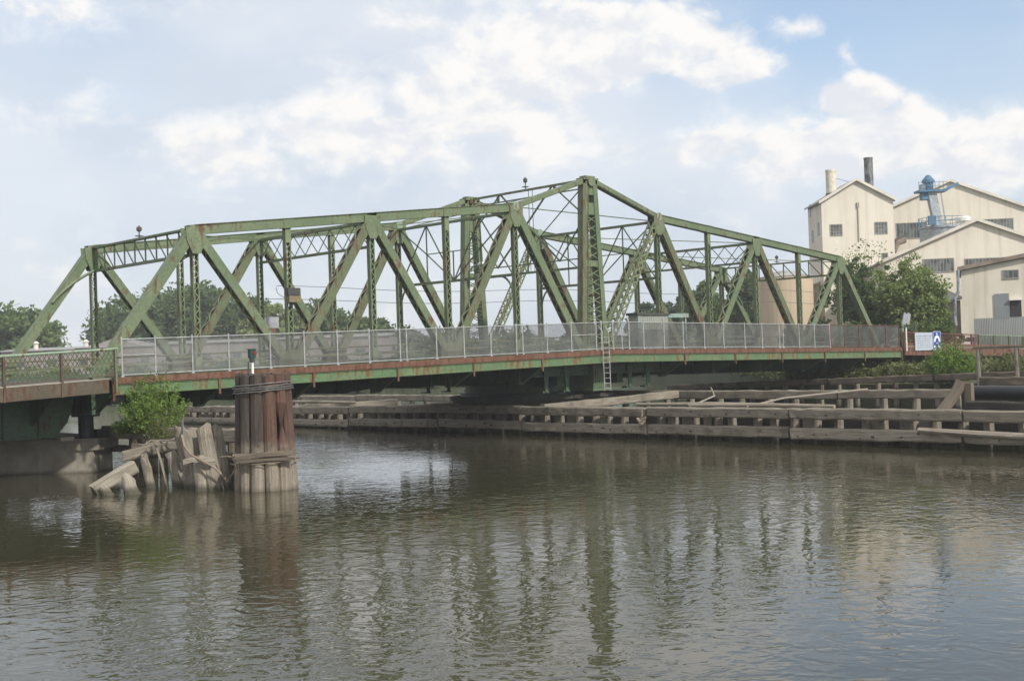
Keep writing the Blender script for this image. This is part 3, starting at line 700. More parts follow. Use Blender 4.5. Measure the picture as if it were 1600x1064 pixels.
# ------------------------------------------------------------------ approach span over the pier (near end, left bank)
ZA = lambda s: 4.20 + (s+31.9)*.042 if s < -31.9 else 4.25
la = thing('approach_span', (-40, 3, 3.9), 'green plate girder approach span resting on the concrete pier', 'bridge span')
def lstrip(g, s0, s1, y0, y1, a, b): g.quad_box([(s0, y0, ZA(s0)+a), (s0, y1, ZA(s0)+a), (s1, y1, ZA(s1)+a), (s1, y0, ZA(s1)+a), (s0, y0, ZA(s0)+b), (s0, y1, ZA(s0)+b), (s1, y1, ZA(s1)+b), (s1, y0, ZA(s1)+b)])
g = G(); lstrip(g, -62, -31.95, .3, W, -.3, 0); obj('roadway_slab', g, 'asphalt', la)
g = G(); lstrip(g, -62, -31.95, -2.02, .29, -.18, -.02); obj('walkway_slab', g, 'concrete', la)
g = G(); lstrip(g, -62, -31.95, -2.12, -2.021, -.56, -.03); lstrip(g, -62, -31.95, -2.15, -2.021, -.60, -.562); obj('fascia_beam', g, 'rust_fascia', la)
g = G(); lstrip(g, -62, -31.95, -2.14, -1.95, -.028, .015); obj('kerb_cap', g, 'concrete', la)
for y in (.9, 4.2, 7.5, W-.6):
    g = G(); g.prism([(-62, y, 1.75), (-33.05, y, 1.75), (-32.55, y, 2.3), (-32.2, y, 3.3), (-32.2, y, 3.88), (-62, y, 2.6)], (0, .04, 0))
    g.box(-62, -33.05, y-.2, y+.24, 1.70, 1.748)
    for s in np.arange(-60.2, -33, 1.55): g.box(s-.02, s+.02, y-.14, y, 1.76, ZA(s)-.32)
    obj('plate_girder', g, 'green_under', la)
for s in np.arange(-59, -32, 3.1):
    g = G(); g.prism([(s, -2.0, ZA(s)-.19), (s, .88, ZA(s)-.19), (s, .88, 2.3), (s, .6, 2.3), (s, -2.0, ZA(s)-.5)], (.05, 0, 0)); obj('walkway_bracket', g, 'green_under', la)
# its lattice railing
rl = thing('lattice_railing', (-40, -2.06, 4.2), 'green pipe railing with rusty diamond lattice on the approach span', 'railing')
RT_H = 1.27
g = G(); g.tube([(-62, -2.06, ZA(-62)+RT_H), (-31.5, -2.06, ZA(-31.95)+RT_H)], .062, 8); obj('top_rail', g, 'green_pale', rl)
g = G(); lstrip(g, -62, -31.6, -2.075, -2.045, .52, .57); obj('middle_rail', g, 'green_rusty', rl)
g = G(); lstrip(g, -62, -31.6, -2.075, -2.045, .06, .11); obj('bottom_rail', g, 'rust_fascia', rl)
ps = list(np.arange(-60.4, -31.9, 2.4)) + [-31.62]
for s in ps:
    g = G(); g.box(s-.05, s+.05, -2.17, -1.98, ZA(s)-.62, ZA(s)+RT_H-.04); obj('post', g, 'green_rusty' if s > -33 else 'rust_fascia', rl)
for a, b in zip(ps[:-1], ps[1:]):
    g = G()
    for z0_, z1_ in ((.57, RT_H-.05), (.11, .52)):
        h = z1_-z0_; dx = h*.62; n = int((b-a+dx)/.2)
        for k in range(n+1):
            for sg in (1, -1):
                c = a-dx+k*.2 if sg > 0 else a+k*.2; A = [c, 0.0]; B = [c+sg*dx, 1.0]; ta, tb = 0.0, 1.0
                for e, s2 in ((a, 1), (b, -1)):
                    q = (e-A[0])/(B[0]-A[0])
                    if (A[0]-e)*s2 < 0: ta = max(ta, q)
                    if (B[0]-e)*s2 < 0: tb = min(tb, q)
                if tb-ta < .05: continue
                xa, xb = A[0]+(B[0]-A[0])*ta, A[0]+(B[0]-A[0])*tb
                g.bar((xa, -2.06+sg*.008, ZA(xa)+z0_+h*ta), (xb, -2.06+sg*.008, ZA(xb)+z0_+h*tb), .012, .032)
    obj('lattice_panel', g, 'lattice_paint', rl, kind='stuff')

# concrete pier, octagonal nose
pr = thing('bridge_pier', (-34, 4, -1), 'octagonal concrete pier with a projecting cap under the approach span', 'pier')
def octo(dx): return [(-29.9+dx, 2.0), (-29.9+dx, 11), (-34.8, 11+dx), (-38-dx, 11), (-38-dx, 5.2), (-35.4-dx*.5, 2.9-dx), (-31.6, 1.1-dx), (-31.2, 1.1-dx)]
OC = [(-29.95, 2.3), (-29.95, 12.2), (-31.4, 13.6), (-35.2, 13.6), (-36.6, 12.2), (-36.6, 4.4), (-33.4, 3.0), (-31.35, 1.15)]
OC = [(-29.9, 2.2), (-29.9, 12.4), (-31.2, 13.6), (-34.6, 13.6), (-35.9, 12.4), (-35.9, 5.4), (-32.95, 3.0), (-31.3, 1.1)]
def oct_scaled(k): cx, cy = -32.9, 7.4; return [(cx+(x-cx)*(1+k/3.2), cy+(y-cy)*(1+k/6.2)) for x, y in OC]
g = G(); g.prism([(x, y, -1.2) for x, y in oct_scaled(0)], (0, 0, 2.2)); obj('shaft', g, 'concrete', pr)
g = G(); g.prism([(x, y, 1.0) for x, y in oct_scaled(.24)], (0, 0, .52)); obj('cap', g, 'concrete', pr)
g = G(); g.box(-33.0, -32.4, .55, 1.35, 1.53, 1.69); obj('bearing_plate', g, 'concrete', pr)
g = G(); g.tube([(-31.35, 1.7, 1.52), (-31.35, 1.7, 2.9)], .34, 12); g.box(-31.8, -30.9, 1.2, 2.2, 2.5, 3.1); g.box(-31.0, -30.5, 1.3, 1.8, 1.53, 1.9); obj('bearing_pedestal', g, 'black_steel', pr)

# ------------------------------------------------------------------ timber
def pile_mesh(h, r, n=10, jag=.05):
    g = G(); zs = [0, h*.35, h*.7, h]; g.tube([(0, 0, z) for z in zs], [r*1.06, r, r*.98, r*.92], n)
    m = len(g.v)
    for i in range(3*n, 4*n): x, y, z = g.v[i]; g.v[i] = (x, y, z+random.uniform(-jag, jag))
    return g
def rough(g, a=.012):
    g.v = [(x+random.uniform(-a, a), y+random.uniform(-a, a), z+random.uniform(-a, a)) for x, y, z in g.v]; return g
def timber(g, p0, p1, w, h, segs=3, ref=(0, 0, 1), a=.02):
    """sawn timber gone rough: cross sections every half metre, worn corners, ragged ends"""
    p0 = Vector(p0); p1 = Vector(p1); L = (p1-p0).length; ax = (p1-p0)/L; e1 = Vector(ref); e1 = (e1-ax*e1.dot(ax)).normalized(); e2 = ax.cross(e1)
    n = max(3, int(L/.55)); b = len(g.v); c = .12
    prof = [(-1, -1+c*2), (-1+c*2, -1), (1-c*2, -1), (1, -1+c*2), (1, 1-c*2), (1-c*2, 1), (-1+c*2, 1), (-1, 1-c*2)]
    for i in range(n+1):
        ox, oy = random.uniform(-a, a), random.uniform(-a, a); k = 1+random.uniform(-.04, .04)
        for x, y in prof:
            en = random.uniform(-.10, .10) if i in (0, n) else random.uniform(-.05, .05)
            q = p0 + ax*(L*i/n + (abs(en) if i == 0 else -abs(en) if i == n else en)) + e1*(x*w/2*k+ox+random.uniform(-a, a)*.7) + e2*(y*h/2*k+oy+random.uniform(-a, a)*.7)
            g.v.append(tuple(q))
    m = len(prof); per = 2*(w+h)/m
    for i in range(n):
        for k in range(m):
            k2 = (k+1) % m; g.f.append((b+i*m+k, b+i*m+k2, b+(i+1)*m+k2, b+(i+1)*m+k))
            g.uv.append([(k*per, L*i/n), ((k+1)*per, L*i/n), ((k+1)*per, L*(i+1)/n), (k*per, L*(i+1)/n)])
    g.f.append(tuple(b+k for k in range(m-1, -1, -1))); g.uv.append(None); g.f.append(tuple(b+n*m+k for k in range(m))); g.uv.append(None)
    return g

# centre fender round the pivot pier
cf = thing('timber_fender', (0, 0, 0), 'long grey timber fender on rows of piles round the centre pier', 'fender')
def fender_face(s, t0, t1, ztop, wal, pil_mat, wmat, step, planks=True, lower=True, inward=1, sag=0.0):
    y = t0
    while y < t1:                                     # walers in lengths
        L = random.uniform(7, 10); y1 = min(t1, y+L); j = random.uniform(-.04, .04); zz = ztop(y)+j; z2 = ztop(y1)+j
        g = G(); timber(g, (s, y+.01, zz-.26), (s, y1-.01, z2-.26), .50, .50); obj('waler', g, wmat, cf, label=None)
        if lower:
            g = G(); timber(g, (s-.06*inward, y+.01, zz-1.15), (s-.06*inward, y1-.01, z2-1.15+random.uniform(-.05, .05)), .52, .34); obj('waler', g, 'wood_pale' if random.random() < .6 else wmat, cf)
        y = y1
    if lower:
        gb = G()
        for k in range(int((t1-t0)/.75)):
            y = t0+.4+k*.75+random.uniform(-.2, .2)
            if random.random() < .7: q = random.uniform(.02, .055); x = s-.252*inward; z = ztop(y)-.26+random.uniform(-.14, .1); gb.box(x-.03, x+.02, y-q, y+q, z-q*.7, z+q*.7)
            if random.random() < .7: q = random.uniform(.02, .06); x = s-.322*inward; z = ztop(y)-1.15+random.uniform(-.14, .14); gb.box(x-.03, x+.02, y-q, y+q, z-q*.7, z+q*.7)
        obj('bolts', rough(gb, .03), 'wood_black', cf, kind='stuff')
    n = int((t1-t0)/step)
    pm = [mesh_of('pile', pile_mesh(3.0, .23, 9), pil_mat, smooth=False) for _ in range(3)]
    for k in range(n):
        y = t0+(k+.5)*step+random.uniform(-.2, .2)
        piece('pile', pm[k % 3], cf, (s+.48*inward, y, ztop(y)-3.05+random.uniform(-.12, .02)), (random.uniform(-.03, .03), random.uniform(-.03, .03), random.uniform(0, 6)))
        if planks and random.random() < .45:
            g = G(); w = random.uniform(.35, .95); yy = y+step*.5+random.uniform(-.3, .3)
            g.box(s+.62*inward, s+.70*inward, yy-w/2, yy+w/2, -1, ztop(yy)-.1-random.random()*.5); obj('sheet_plank', rough(g), 'wood_pale' if random.random() < .4 else 'wood_grey', cf)
        if planks:
            g = G(); y0 = t0+k*step; g.box(s+1.05*inward, s+1.12*inward, y0+.02, y0+step-.02, -1, ztop(y0)-.35-random.random()*.25); obj('shade_backing', rough(g), 'wood_black', cf)  # added backing: blocks light from behind, near black for shade in the gaps
zl = lambda y: 1.66 if y < 12 else 1.66-.20*min(1, (y-12)/10)
random.seed(5)
def do(s, t0, t1, zf, step, **k): fender_face(s, t0, t1, zf, None, 'wood_grey', 'wood_grey', step, **k)
do(-5.7, -36, 50, zl, 1.22)
do(5.7, -20.6, 54, lambda y: 2.08-.3*(y > 14), 1.9, planks=False, lower=False, inward=1)
for y, za, zb in ((-1.0, 1.74, 2.1), (14.0, 1.5, 1.7), (28, 1.4, 1.5)):
    g = G(); timber(g, (-5.4, y, za-.24), (5.4, y-.9, zb-.26), .48, .42, ref=(0, 0, 1)); obj('cross_timber', g, 'wood_grey', cf)
for y in np.arange(-34, 48, 4.3):                      # inner piles carrying the walls
    for s in (-2.6, 3.2):
        if abs(y-W/2) < 8.5: continue
        piece('pile', mesh_of('pile', pile_mesh(2.6, .17, 8), 'wood_grey'), cf, (s+random.uniform(-.6, .6), y, -1.55+random.uniform(-.3, .3)), (random.uniform(-.06, .06), random.uniform(-.06, .06), 0))
for y0, y1, s in ((-20.4, -11.6, -5.15), (-17.5, -7.5, -4.6), (18, 30, -4.9)):
    g = G(); g.tube([(s, y0, 1.75), (s+.2, (y0+y1)/2, 1.78), (s+.1, y1, 1.74)], [.09, .11, .08], 8); obj('loose_log', g, 'wood_pale', cf, label='pale log lying along the top timber')
for y0, y1 in ((-8.0, -11.2), (-14.2, -10.9)):
    pass
g = G(); g.tube([(-5.2, -15.4, 1.70), (-1.5, -14.9, 1.95), (5.4, -15.5, 2.12)], .05, 6); obj('pole', g, 'wood_pale', label='thin pale pole leaning between the two walls of the centre fender', cat='pole')
g = G(); g.tube([(-5.2, -11.8, 1.68), (-1.2, -10.2, 2.05), (5.2, -4.8, 2.25)], .045, 6); obj('pole', g, 'wood_pale', label='bent pale pole on the cross timber beside the pivot pier', cat='pole')
g = G(); g.tube([(-6.0, -9.2, 1.60), (-6.05, -9.25, 1.2), (-6.08, -9.1, .95)], .03, 6); g.tube([(-6.05, -9.5, 1.15), (-6.12, -9.2, .9), (-6.1, -8.95, 1.1), (-6.12, -9.3, .75), (-6.1, -9.05, .55)], .07, 6)
obj('rope_bundle', rough(g, .02), 'rope', label='knot of old rope hanging on the centre fender wall', cat='rope')
g = G(); timber(g, (-5.15, -25.75, 1.45), (-4.1, -26.25, 2.85), .5, .22, ref=(0, 1, 0)); obj('leaning_plank', g, 'wood_brown', label='thick dark plank leaning on the fender beside the black pipe', cat='plank')
g = G(); g.box(-4.3, -4.0, -26.7, -26.4, 1.2, 2.75); obj('timber_post', rough(g), 'wood_brown', label='short dark timber post at the end of the black pipe', cat='post')
g = G(); g.tube([(-3.2, -26.2, 2.28), (-3.2, -37, 2.2)], .33, 18); obj('pipe', g, 'black_rubber', smooth=True, label='fat black pipe lying along the end of the centre fender', cat='pipe')
g = G(); timber(g, (-4.3, -26.5, 1.75), (-4.2, -37, 1.7), .45, .5); obj('timber_beam', g, 'wood_black', label='dark timber beam carrying the black pipe', cat='beam')
g = G(); timber(g, (-2.2, -26.0, 2.75), (-2.2, -37, 2.72), .4, .26); obj('timber_beam', g, 'wood_brown', label='weathered plank lying behind the black pipe', cat='beam')
g = G(); g.tube([(-6.1, -25.2, .80), (-6.2, -29.5, .66), (-6.15, -33, .62)], [.11, .15, .12], 8); obj('drift_log', rough(g, .03), 'wood_pale', label='splintered log caught on the lower timber below the black pipe', cat='log')

# side fender at the pier end, between pier and dolphin
sf = thing('side_fender', (-30, -4, 0), 'timber walkway fender between the concrete pier and the dolphin', 'fender')
g = G(); timber(g, (-30, 2.8, 1.70), (-30, -12.2, 1.82), .55, .36); obj('waler', g, 'wood_pale', sf)
g = G(); timber(g, (-29.9, 2.4, .95), (-29.9, -12.0, .95), .3, .3); obj('waler', g, 'wood_brown', sf)
for k, y in enumerate(np.arange(.9, -12, -1.0)):
    piece('pile', mesh_of('pile', pile_mesh(2.5, .2, 9), 'wood_brown'), sf, (-29.5, y, -1.0), (random.uniform(-.04, .04), random.uniform(-.04, .04), 0))
g = G(); timber(g, (-29.2, 2.4, 1.62), (-29.2, -12.0, 1.66), .6, .12); obj('deck_plank', g, 'wood_brown', sf)

# dolphin
do_ = thing('pile_dolphin', (-31.0, -13.1, 0), 'tall dolphin of tarred timber piles bound with wire and planks', 'dolphin')
cxy = Vector((-31.0, -13.05, 0)); TOPZ = 4.22
ring = []
for k in range(12):
    an = 2*math.pi*k/12+.2; ring.append((.98*math.cos(an), .98*math.sin(an)))
ring += [(.45*math.cos(a), .45*math.sin(a)) for a in (.3, 2.4, 4.5)]
for k, (dx, dy) in enumerate(ring):
    b = cxy + Vector((dx, dy, -1.2)); tp = cxy + Vector((dx*.80, dy*.80, TOPZ+random.uniform(-.05, .05)))
    b += Vector((random.uniform(-.06, .06), random.uniform(-.06, .06), 0)); n = 10; g = G()
    mid = b.lerp(tp, .5) + Vector((random.uniform(-.03, .03), random.uniform(-.03, .03), 0))
    g.tube([b, b.lerp(mid, .6), mid, mid.lerp(tp, .6), tp], [.262, .258, .252, .246, .24], n)
    for i in range(4*n, 5*n): x, y, z = g.v[i]; g.v[i] = (x, y, z+random.uniform(-.07, .05))
    obj('pile', g, 'wood_dolphin_rust' if RH.x*dx+RH.y*dy > .05 else 'wood_dolphin', do_)
def band(rad, z, r, mat, name, tilt=0.0, wob=.02, n=28):
    pts = []
    for k in range(n+1):
        an = 2*math.pi*k/n; rr = rad+random.uniform(-wob, wob); pts.append(cxy + Vector((rr*math.cos(an), rr*math.sin(an), z+tilt*math.cos(an+.6)+random.uniform(-wob, wob)*.5)))
    pts[-1] = pts[0]; g = G(); g.tube(pts, r, 6, cap=False); obj(name, g, mat, do_)
for k, z in enumerate((3.62, 3.70, 3.78, 3.88)): band(1.085, z, .022, 'cable_steel', 'wire_wrap', .07)
# planks bound low on the dolphin, facing the channel and the quay
cd_ = (CAM - cxy); cd_.z = 0; cd_.normalize(); sd_ = Vector((-cd_.y, cd_.x, 0))
for k, (o1, L, z, w) in enumerate(((1.20, 1.12, 1.30, .20), (1.21, 1.08, 1.12, .10))):
    c = cxy + cd_*o1; g = G(); timber(g, c - sd_*L + Vector((0, 0, z)), c + sd_*L + Vector((0, 0, z+.06)), w, .08, ref=(0, 0, 1)); obj('binding_plank', g, 'wood_brown', do_)
c = cxy + cd_*.6 + sd_*-1.12; g = G(); timber(g, c + Vector((0, 0, 1.25)) + cd_*.55, c + Vector((0, 0, 1.25)) - cd_*1.3, .18, .1, ref=(0, 0, 1)); obj('binding_plank', g, 'wood_pale', do_)
band(1.27, 1.02, .018, 'rope', 'rope_wrap', .03)
nl = thing('navigation_light', (-31.25, -12.9, TOPZ), 'red and green navigation light on a post on the dolphin', 'light')
nx, ny = -31.25, -12.75
g = G(); g.tube([(nx, ny, TOPZ-.1), (nx, ny, TOPZ+.62)], .045, 8); obj('post', g, 'white_paint', nl)
g = G(); g.tube([(nx-.14, ny+.05, TOPZ-.05), (nx-.14, ny+.05, TOPZ+.5)], .03, 8); obj('conduit', g, 'dark_box', nl)
g = G(); g.box(nx-.12, nx+.11, ny-.09, ny+.11, TOPZ+.62, TOPZ+.94); g.box(nx-.15, nx+.14, ny-.12, ny+.14, TOPZ+.94, TOPZ+.96); obj('housing', g, 'green_lens', nl)
g = G(); g.box(nx-.08, nx+.07, ny-.06, ny+.07, TOPZ+.46, TOPZ+.62); obj('bracket', g, 'dark_box', nl)
g = G(); g.tube([(nx+.05, ny-.125, TOPZ+.80), (nx+.05, ny-.09, TOPZ+.80)], .075, 12); obj('lens', g, 'red_lens', nl)

# broken fender piles by the dolphin:  (bottom, top, radius)
def lean(name, label, cat, a, b, r, mat, group=None, n=9, jag=.06, parent=None, flare=1.1):
    a = Vector(a); b = Vector(b); dv = (b-a).normalized(); a2 = a - dv*.7; g = G(); n = 11; m = 6
    pts = [a2, a] + [a.lerp(b, q) + Vector((random.uniform(-.03, .03), random.uniform(-.03, .03), 0)) for q in (.3, .6, .85)] + [b]
    g.tube(pts, [r*flare, r*flare, r*1.03, r, r*.97, r*.90], n)
    for i in range(m*n):
        q = 1+random.uniform(-.07, .07); c = pts[i//n]; v = Vector(g.v[i]); g.v[i] = tuple(c + (v-c)*q)
    slope = random.uniform(-.5, .5)
    for i in range((m-1)*n, m*n):
        v = Vector(g.v[i]); g.v[i] = tuple(v + dv*(random.uniform(-.16, .10) + slope*(v-b).x))
    return obj(name, rough(g, .012), mat, parent, label=label, cat=cat, group=group)
GRP = 'broken piles beside the dolphin'
g = G(); timber(g, (-35.77, -8.68, 0.11), (-34.11, -8.84, 0.95), .46, .40, ref=(0, 0, 1), a=.03); obj('fallen_timber', g, 'wood_pale', label='thick squared timber fallen with one end in the water', cat='timber')
lean('leaning_pile', 'short pile stub under the fallen squared timber', 'pile', (-35.44, -9.52, -0.13), (-35.60, -9.24, 0.24), 0.19, 'wood_pale', GRP)
lean('leaning_pile', 'splayed pile stump propping up the fallen squared timber', 'pile', (-34.76, -10.01, -0.13), (-34.78, -9.58, 0.54), 0.25, 'wood_pale', GRP, flare=1.35)
lean('leaning_pile', 'thin split pile standing under the broken plank', 'pile', (-33.27, -8.39, -0.02), (-33.36, -8.03, 1.25), 0.17, 'wood_grey', GRP)
lean('leaning_pile', 'single pale pile leaning between broken plank and pile cluster', 'pile', (-32.41, -9.17, -0.06), (-32.69, -8.91, 1.28), 0.225, 'wood_pale', GRP)
lean('leaning_pile', 'small pile stub against the foot of the pile cluster', 'pile', (-32.52, -10.14, -0.05), (-32.61, -9.79, 0.60), 0.2, 'wood_grey', GRP)
g = G(); timber(g, (-33.88, -7.29, 1.21), (-32.14, -8.60, 1.65), .42, .16, ref=(0, 0, 1), a=.03); obj('broken_plank', g, 'wood_grey', label='broken wide plank nailed across the leaning piles', cat='plank')
g = G(); timber(g, (-33.35, -6.96, 1.41), (-32.24, -7.83, 1.31), .55, .14, ref=(0, 0, 1), a=.04); obj('broken_plank', g, 'wood_brown', label='dark split plank behind the wide broken plank', cat='plank')
bc = thing('pile_cluster', (-32.49, -11.25, -0.11), 'broken cluster of grey piles bolted together in front of the bush', 'pile cluster')
lean('pile', None, None, (-32.61, -11.28, -0.10), (-32.59, -11.03, 1.27), 0.30, 'wood_pale', parent=bc)
lean('pile', None, None, (-32.33, -11.67, -0.13), (-32.21, -10.70, 2.29), 0.31, 'wood_grey', parent=bc)
lean('pile', None, None, (-31.86, -11.56, -0.13), (-31.77, -10.83, 2.36), 0.24, 'wood_grey', parent=bc)
lean('pile', None, None, (-32.38, -10.41, -0.12), (-32.47, -9.93, 2.19), 0.33, 'wood_grey', parent=bc)
lean('pile', None, None, (-32.29, -9.81, 0.03), (-32.60, -9.53, 2.29), 0.22, 'wood_grey', parent=bc)
lean('pile', None, None, (-31.58, -10.73, -0.08), (-31.54, -9.96, 2.14), 0.30, 'wood_brown', parent=bc)
g = G(); timber(g, (-33.33, -11.04, 1.09), (-32.43, -11.99, 1.17), .2, .12, ref=(0, 0, 1), a=.03); obj('binding_plank', g, 'wood_pale', bc)
g = G(); g.bar((-32.99, -10.53, 1.72), (-32.81, -10.15, 2.63), .16, .03); obj('iron_strap', g, 'cable_steel', bc)
lean('stick', 'thin forked stick leaning on the broken plank', 'stick', (-33.07, -9.37, 0.01), (-33.02, -8.34, 1.75), 0.05, 'wood_grey')
lean('stick', 'thin branch leaning behind the forked stick', 'stick', (-32.43, -9.56, -0.09), (-32.72, -8.48, 1.74), 0.04, 'wood_brown')
g = G(); g.tube([(-32.71, -8.76, 1.69), (-33.19, -8.73, 1.77), (-33.62, -8.47, 1.65), (-33.22, -8.43, 1.82), (-32.67, -9.47, 1.81)], .035, 6); obj('driftwood', rough(g), 'wood_grey', label='driftwood branch lying on top of the broken planks', cat='driftwood')
g = G(); g.tube([(-32.97, -10.42, 2.04), (-33.10, -10.84, 1.66), (-33.08, -11.26, 1.36), (-32.88, -11.71, 1.13), (-32.59, -12.11, 0.89), (-32.39, -12.29, 0.60), (-32.22, -12.31, 0.35)], .045, 7); obj('rope', g, 'rope', label='thick old rope draped across the broken pile cluster', cat='rope')
g = G(); g.tube([(-32.26, -12.01, 1.23), (-32.17, -12.36, 1.26), (-32.16, -12.90, 1.23), (-32.20, -13.14, 1.17), (-32.31, -13.18, 0.91), (-32.38, -12.98, 0.63), (-32.31, -12.50, 0.36)], .03, 6); obj('rope', g, 'rope', label='slack rope looping from the dolphin to the broken cluster', cat='rope')

# ------------------------------------------------------------------ right bank: side fender, posts, approach
rf = thing('side_fender', (23, -4, 0), 'low timber fender in front of the factory bank under the bridge end', 'fender')
zf = lambda y: 2.12-.0245*y
y = -26.0
while y < 14:
    y1 = min(14, y+8.2); g = G(); timber(g, (23, y+.01, zf(y)-.2), (23, y1-.01, zf(y1)-.2), .45, .42); obj('waler', g, 'wood_brown', rf); y = y1
for y in np.arange(-25, 14, 1.55):
    piece('pile', mesh_of('pile', pile_mesh(3.0, .2, 9), 'wood_grey' if random.random() < .5 else 'wood_brown'), rf, (23.45+random.uniform(-.1, .1), float(y), zf(y)-3.1-random.random()*.2), (random.uniform(-.05, .05), random.uniform(-.05, .05), 0))
g = G(); g.box(23.8, 37, -26, 12, -.8, 1.72); obj('crib_fill', g, 'land', rf, label='earth fill behind the timber with weeds')
fr = thing('timber_gantry', (22.7, -13, 0), 'pale green post and rail frame standing on the factory side fender', 'frame')
for py in (-12.97, -15.57):
    g = G(); g.tube([(22.6, py, 1.5), (22.6, py, 3.98)], .15, 10); obj('post', g, 'wood_grey', fr)
g = G(); g.box(22.5, 22.7, -22, -12.67, 3.99, 4.14); obj('rail', g, 'wood_grey', fr)

ZR = lambda s: 4.25 - .030*(s-31.9)
ra = thing('approach_span', (50, 4, 3), 'low rust brown approach span leading to the factory bank', 'bridge span')
def rstrip(g, s0, s1, y0, y1, a, b): g.quad_box([(s0, y0, ZR(s0)+a), (s0, y1, ZR(s0)+a), (s1, y1, ZR(s1)+a), (s1, y0, ZR(s1)+a), (s0, y0, ZR(s0)+b), (s0, y1, ZR(s0)+b), (s1, y1, ZR(s1)+b), (s1, y0, ZR(s1)+b)])
g = G(); rstrip(g, 31.95, 75, .3, W, -.3, -.1); obj('roadway_slab', g, 'asphalt', ra)
g = G(); rstrip(g, 31.95, 75, -2.0, .29, -.15, 0); obj('walkway_slab', g, 'concrete', ra)
g = G(); rstrip(g, 31.95, 75, -2.1, -2.001, -.62, .02); obj('fascia_beam', g, 'rust_curb', ra)
g = G(); rstrip(g, 31.95, 75, -2.12, -1.95, .021, .07); obj('kerb_cap', g, 'concrete', ra)
for y in (.6, 5, W-.6):
    g = G(); rstrip(g, 31.95, 75, y, y+.35, -1.3, -.31); obj('girder', g, 'green_under', ra)
for s in (35.5, 43, 52, 61):
    for y in (-.5, 4, 9):
        g = G(); g.box(s-.2, s+.2, y-.2, y+.2, .5, ZR(s)-1.31 if y > 0 else ZR(s)-.16); obj('support_post', g, 'wood_brown', ra)
g = G(); g.box(36.8, 38.2, -2, W, 0, 2.9); obj('abutment', g, 'concrete', ra)
rr = thing('picket_railing', (50, -2.03, 4.2), 'green and rusty picket railing along the factory approach', 'railing')
RR_H = 1.15
for a, b, mt in ((31.9, 43.5, 'rust_fence'), (43.5, 75, 'green_pale')):
    g = G(); rstrip(g, a, b, -2.07, -1.99, RR_H-.05, RR_H+.02); obj('top_rail', g, mt, rr)
    g = G(); rstrip(g, a, b, -2.055, -2.005, .30, .34); obj('bottom_rail', g, 'rust_fence', rr)
    g = G(); rstrip(g, a, b, -2.09, -1.97, .08, .29); obj('kick_plate', g, 'rust_curb', rr)
    for s in np.arange(a+.05, b, 2.6):
        g = G(); g.box(s-.06, s+.06, -2.1, -1.96, ZR(s)-.3, ZR(s)+RR_H); obj('post', g, 'rust_fence' if a < 40 else 'green_rusty', rr)
    pk = G()
    for s in np.arange(a+.1, min(b, 66), .20 if a > 40 else .17): pk.box(s-.014, s+.014, -2.045, -2.015, ZR(s)+.34, ZR(s)+RR_H-.05)
    obj('pickets', pk, 'green_rusty' if a > 40 else 'rust_fence', rr, kind='stuff')

# signs on that railing
s1 = thing('white_sign', (36, -2.2, 4.2), 'large white notice board with rows of small print on the approach railing', 'sign')
ys = -2.2
g = G(); g.box(33.35, 35.95, ys, ys+.05, ZR(35)-.22, ZR(35)+1.16); obj('board', g, 'sign_white', s1)
ink = G()
for r in range(6):
    x = 33.6; z = ZR(35)+.88-r*.175
    while x < 35.6:
        L = random.uniform(.12, .42); ink.box(x, min(x+L, 35.8), ys-.006, ys-.001, z-.03, z+.03 + (.02 if r == 0 else 0)); x += L+.1
obj('lettering', ink, 'sign_ink', s1, kind='stuff')
s2 = thing('blue_sign', (36.56, -2.2, 4.2), 'tall blue sign with a white domed figure beside the white notice', 'sign')
bz = ZR(37)-.2; g = G(); g.box(35.98, 37.18, ys-.02, ys+.05, bz, bz+1.5); obj('board', g, 'sign_blue', s2)
g = G()
def arc(cx, cz, r0, r1, a0, a1, n=14):
    for k in range(n):
        q0, q1 = a0+(a1-a0)*k/n, a0+(a1-a0)*(k+1)/n
        g.prism([(cx+r0*math.cos(q0), ys-.022, cz+r0*math.sin(q0)), (cx+r1*math.cos(q0), ys-.022, cz+r1*math.sin(q0)), (cx+r1*math.cos(q1), ys-.022, cz+r1*math.sin(q1)), (cx+r0*math.cos(q1), ys-.022, cz+r0*math.sin(q1))], (0, -.006, 0))
arc(36.58, bz+.72, .24, .46, -.15, math.pi+.15)
g.prism([(36.46, ys-.022, bz+1.22), (36.70, ys-.022, bz+1.22), (36.58, ys-.022, bz+1.42)], (0, -.006, 0))
for x0, x1, z0_, z1_ in ((36.11, 36.28, .08, .38), (36.32, 36.40, .05, .26), (36.78, 36.88, .06, .40), (36.94, 37.06, .1, .3), (36.46, 36.56, .52, .60), (36.62, 36.72, .52, .60)): g.box(x0, x1, ys-.028, ys-.022, bz+z0_, bz+z1_)
for x0, x1, z0_, z1_ in ((36.00, 37.16, 1.46, 1.49), (36.00, 37.16, .01, .04), (36.00, 36.03, .04, 1.46), (37.13, 37.16, .04, 1.46)): g.box(x0, x1, ys-.028, ys-.022, bz+z0_, bz+z1_)
obj('emblem', g, 'white_paint', s2)
s3 = thing('signal_board', (32.10, -2.3, 4.2), 'tilted double grey panel on a white post at the fence end', 'sign')
g = G(); g.tube([(32.00, -2.25, 3.95), (32.00, -2.25, 5.75)], .06, 8); obj('post', g, 'white_paint', s3)
for dx in (-.26, .26):
    g = G(); c = Vector((32.12+dx, -2.25, 6.4)); g.bar(c+Vector((-.16, 0, -.42)), c+Vector((.16, 0, .42)), .44, .05, ref=(1, 0, 0)); obj('panel', g, 'sign_back', s3)
g = G(); g.box(31.50, 32.60, -2.3, -2.2, 5.72, 5.8); obj('crossbar', g, 'dark_box', s3)
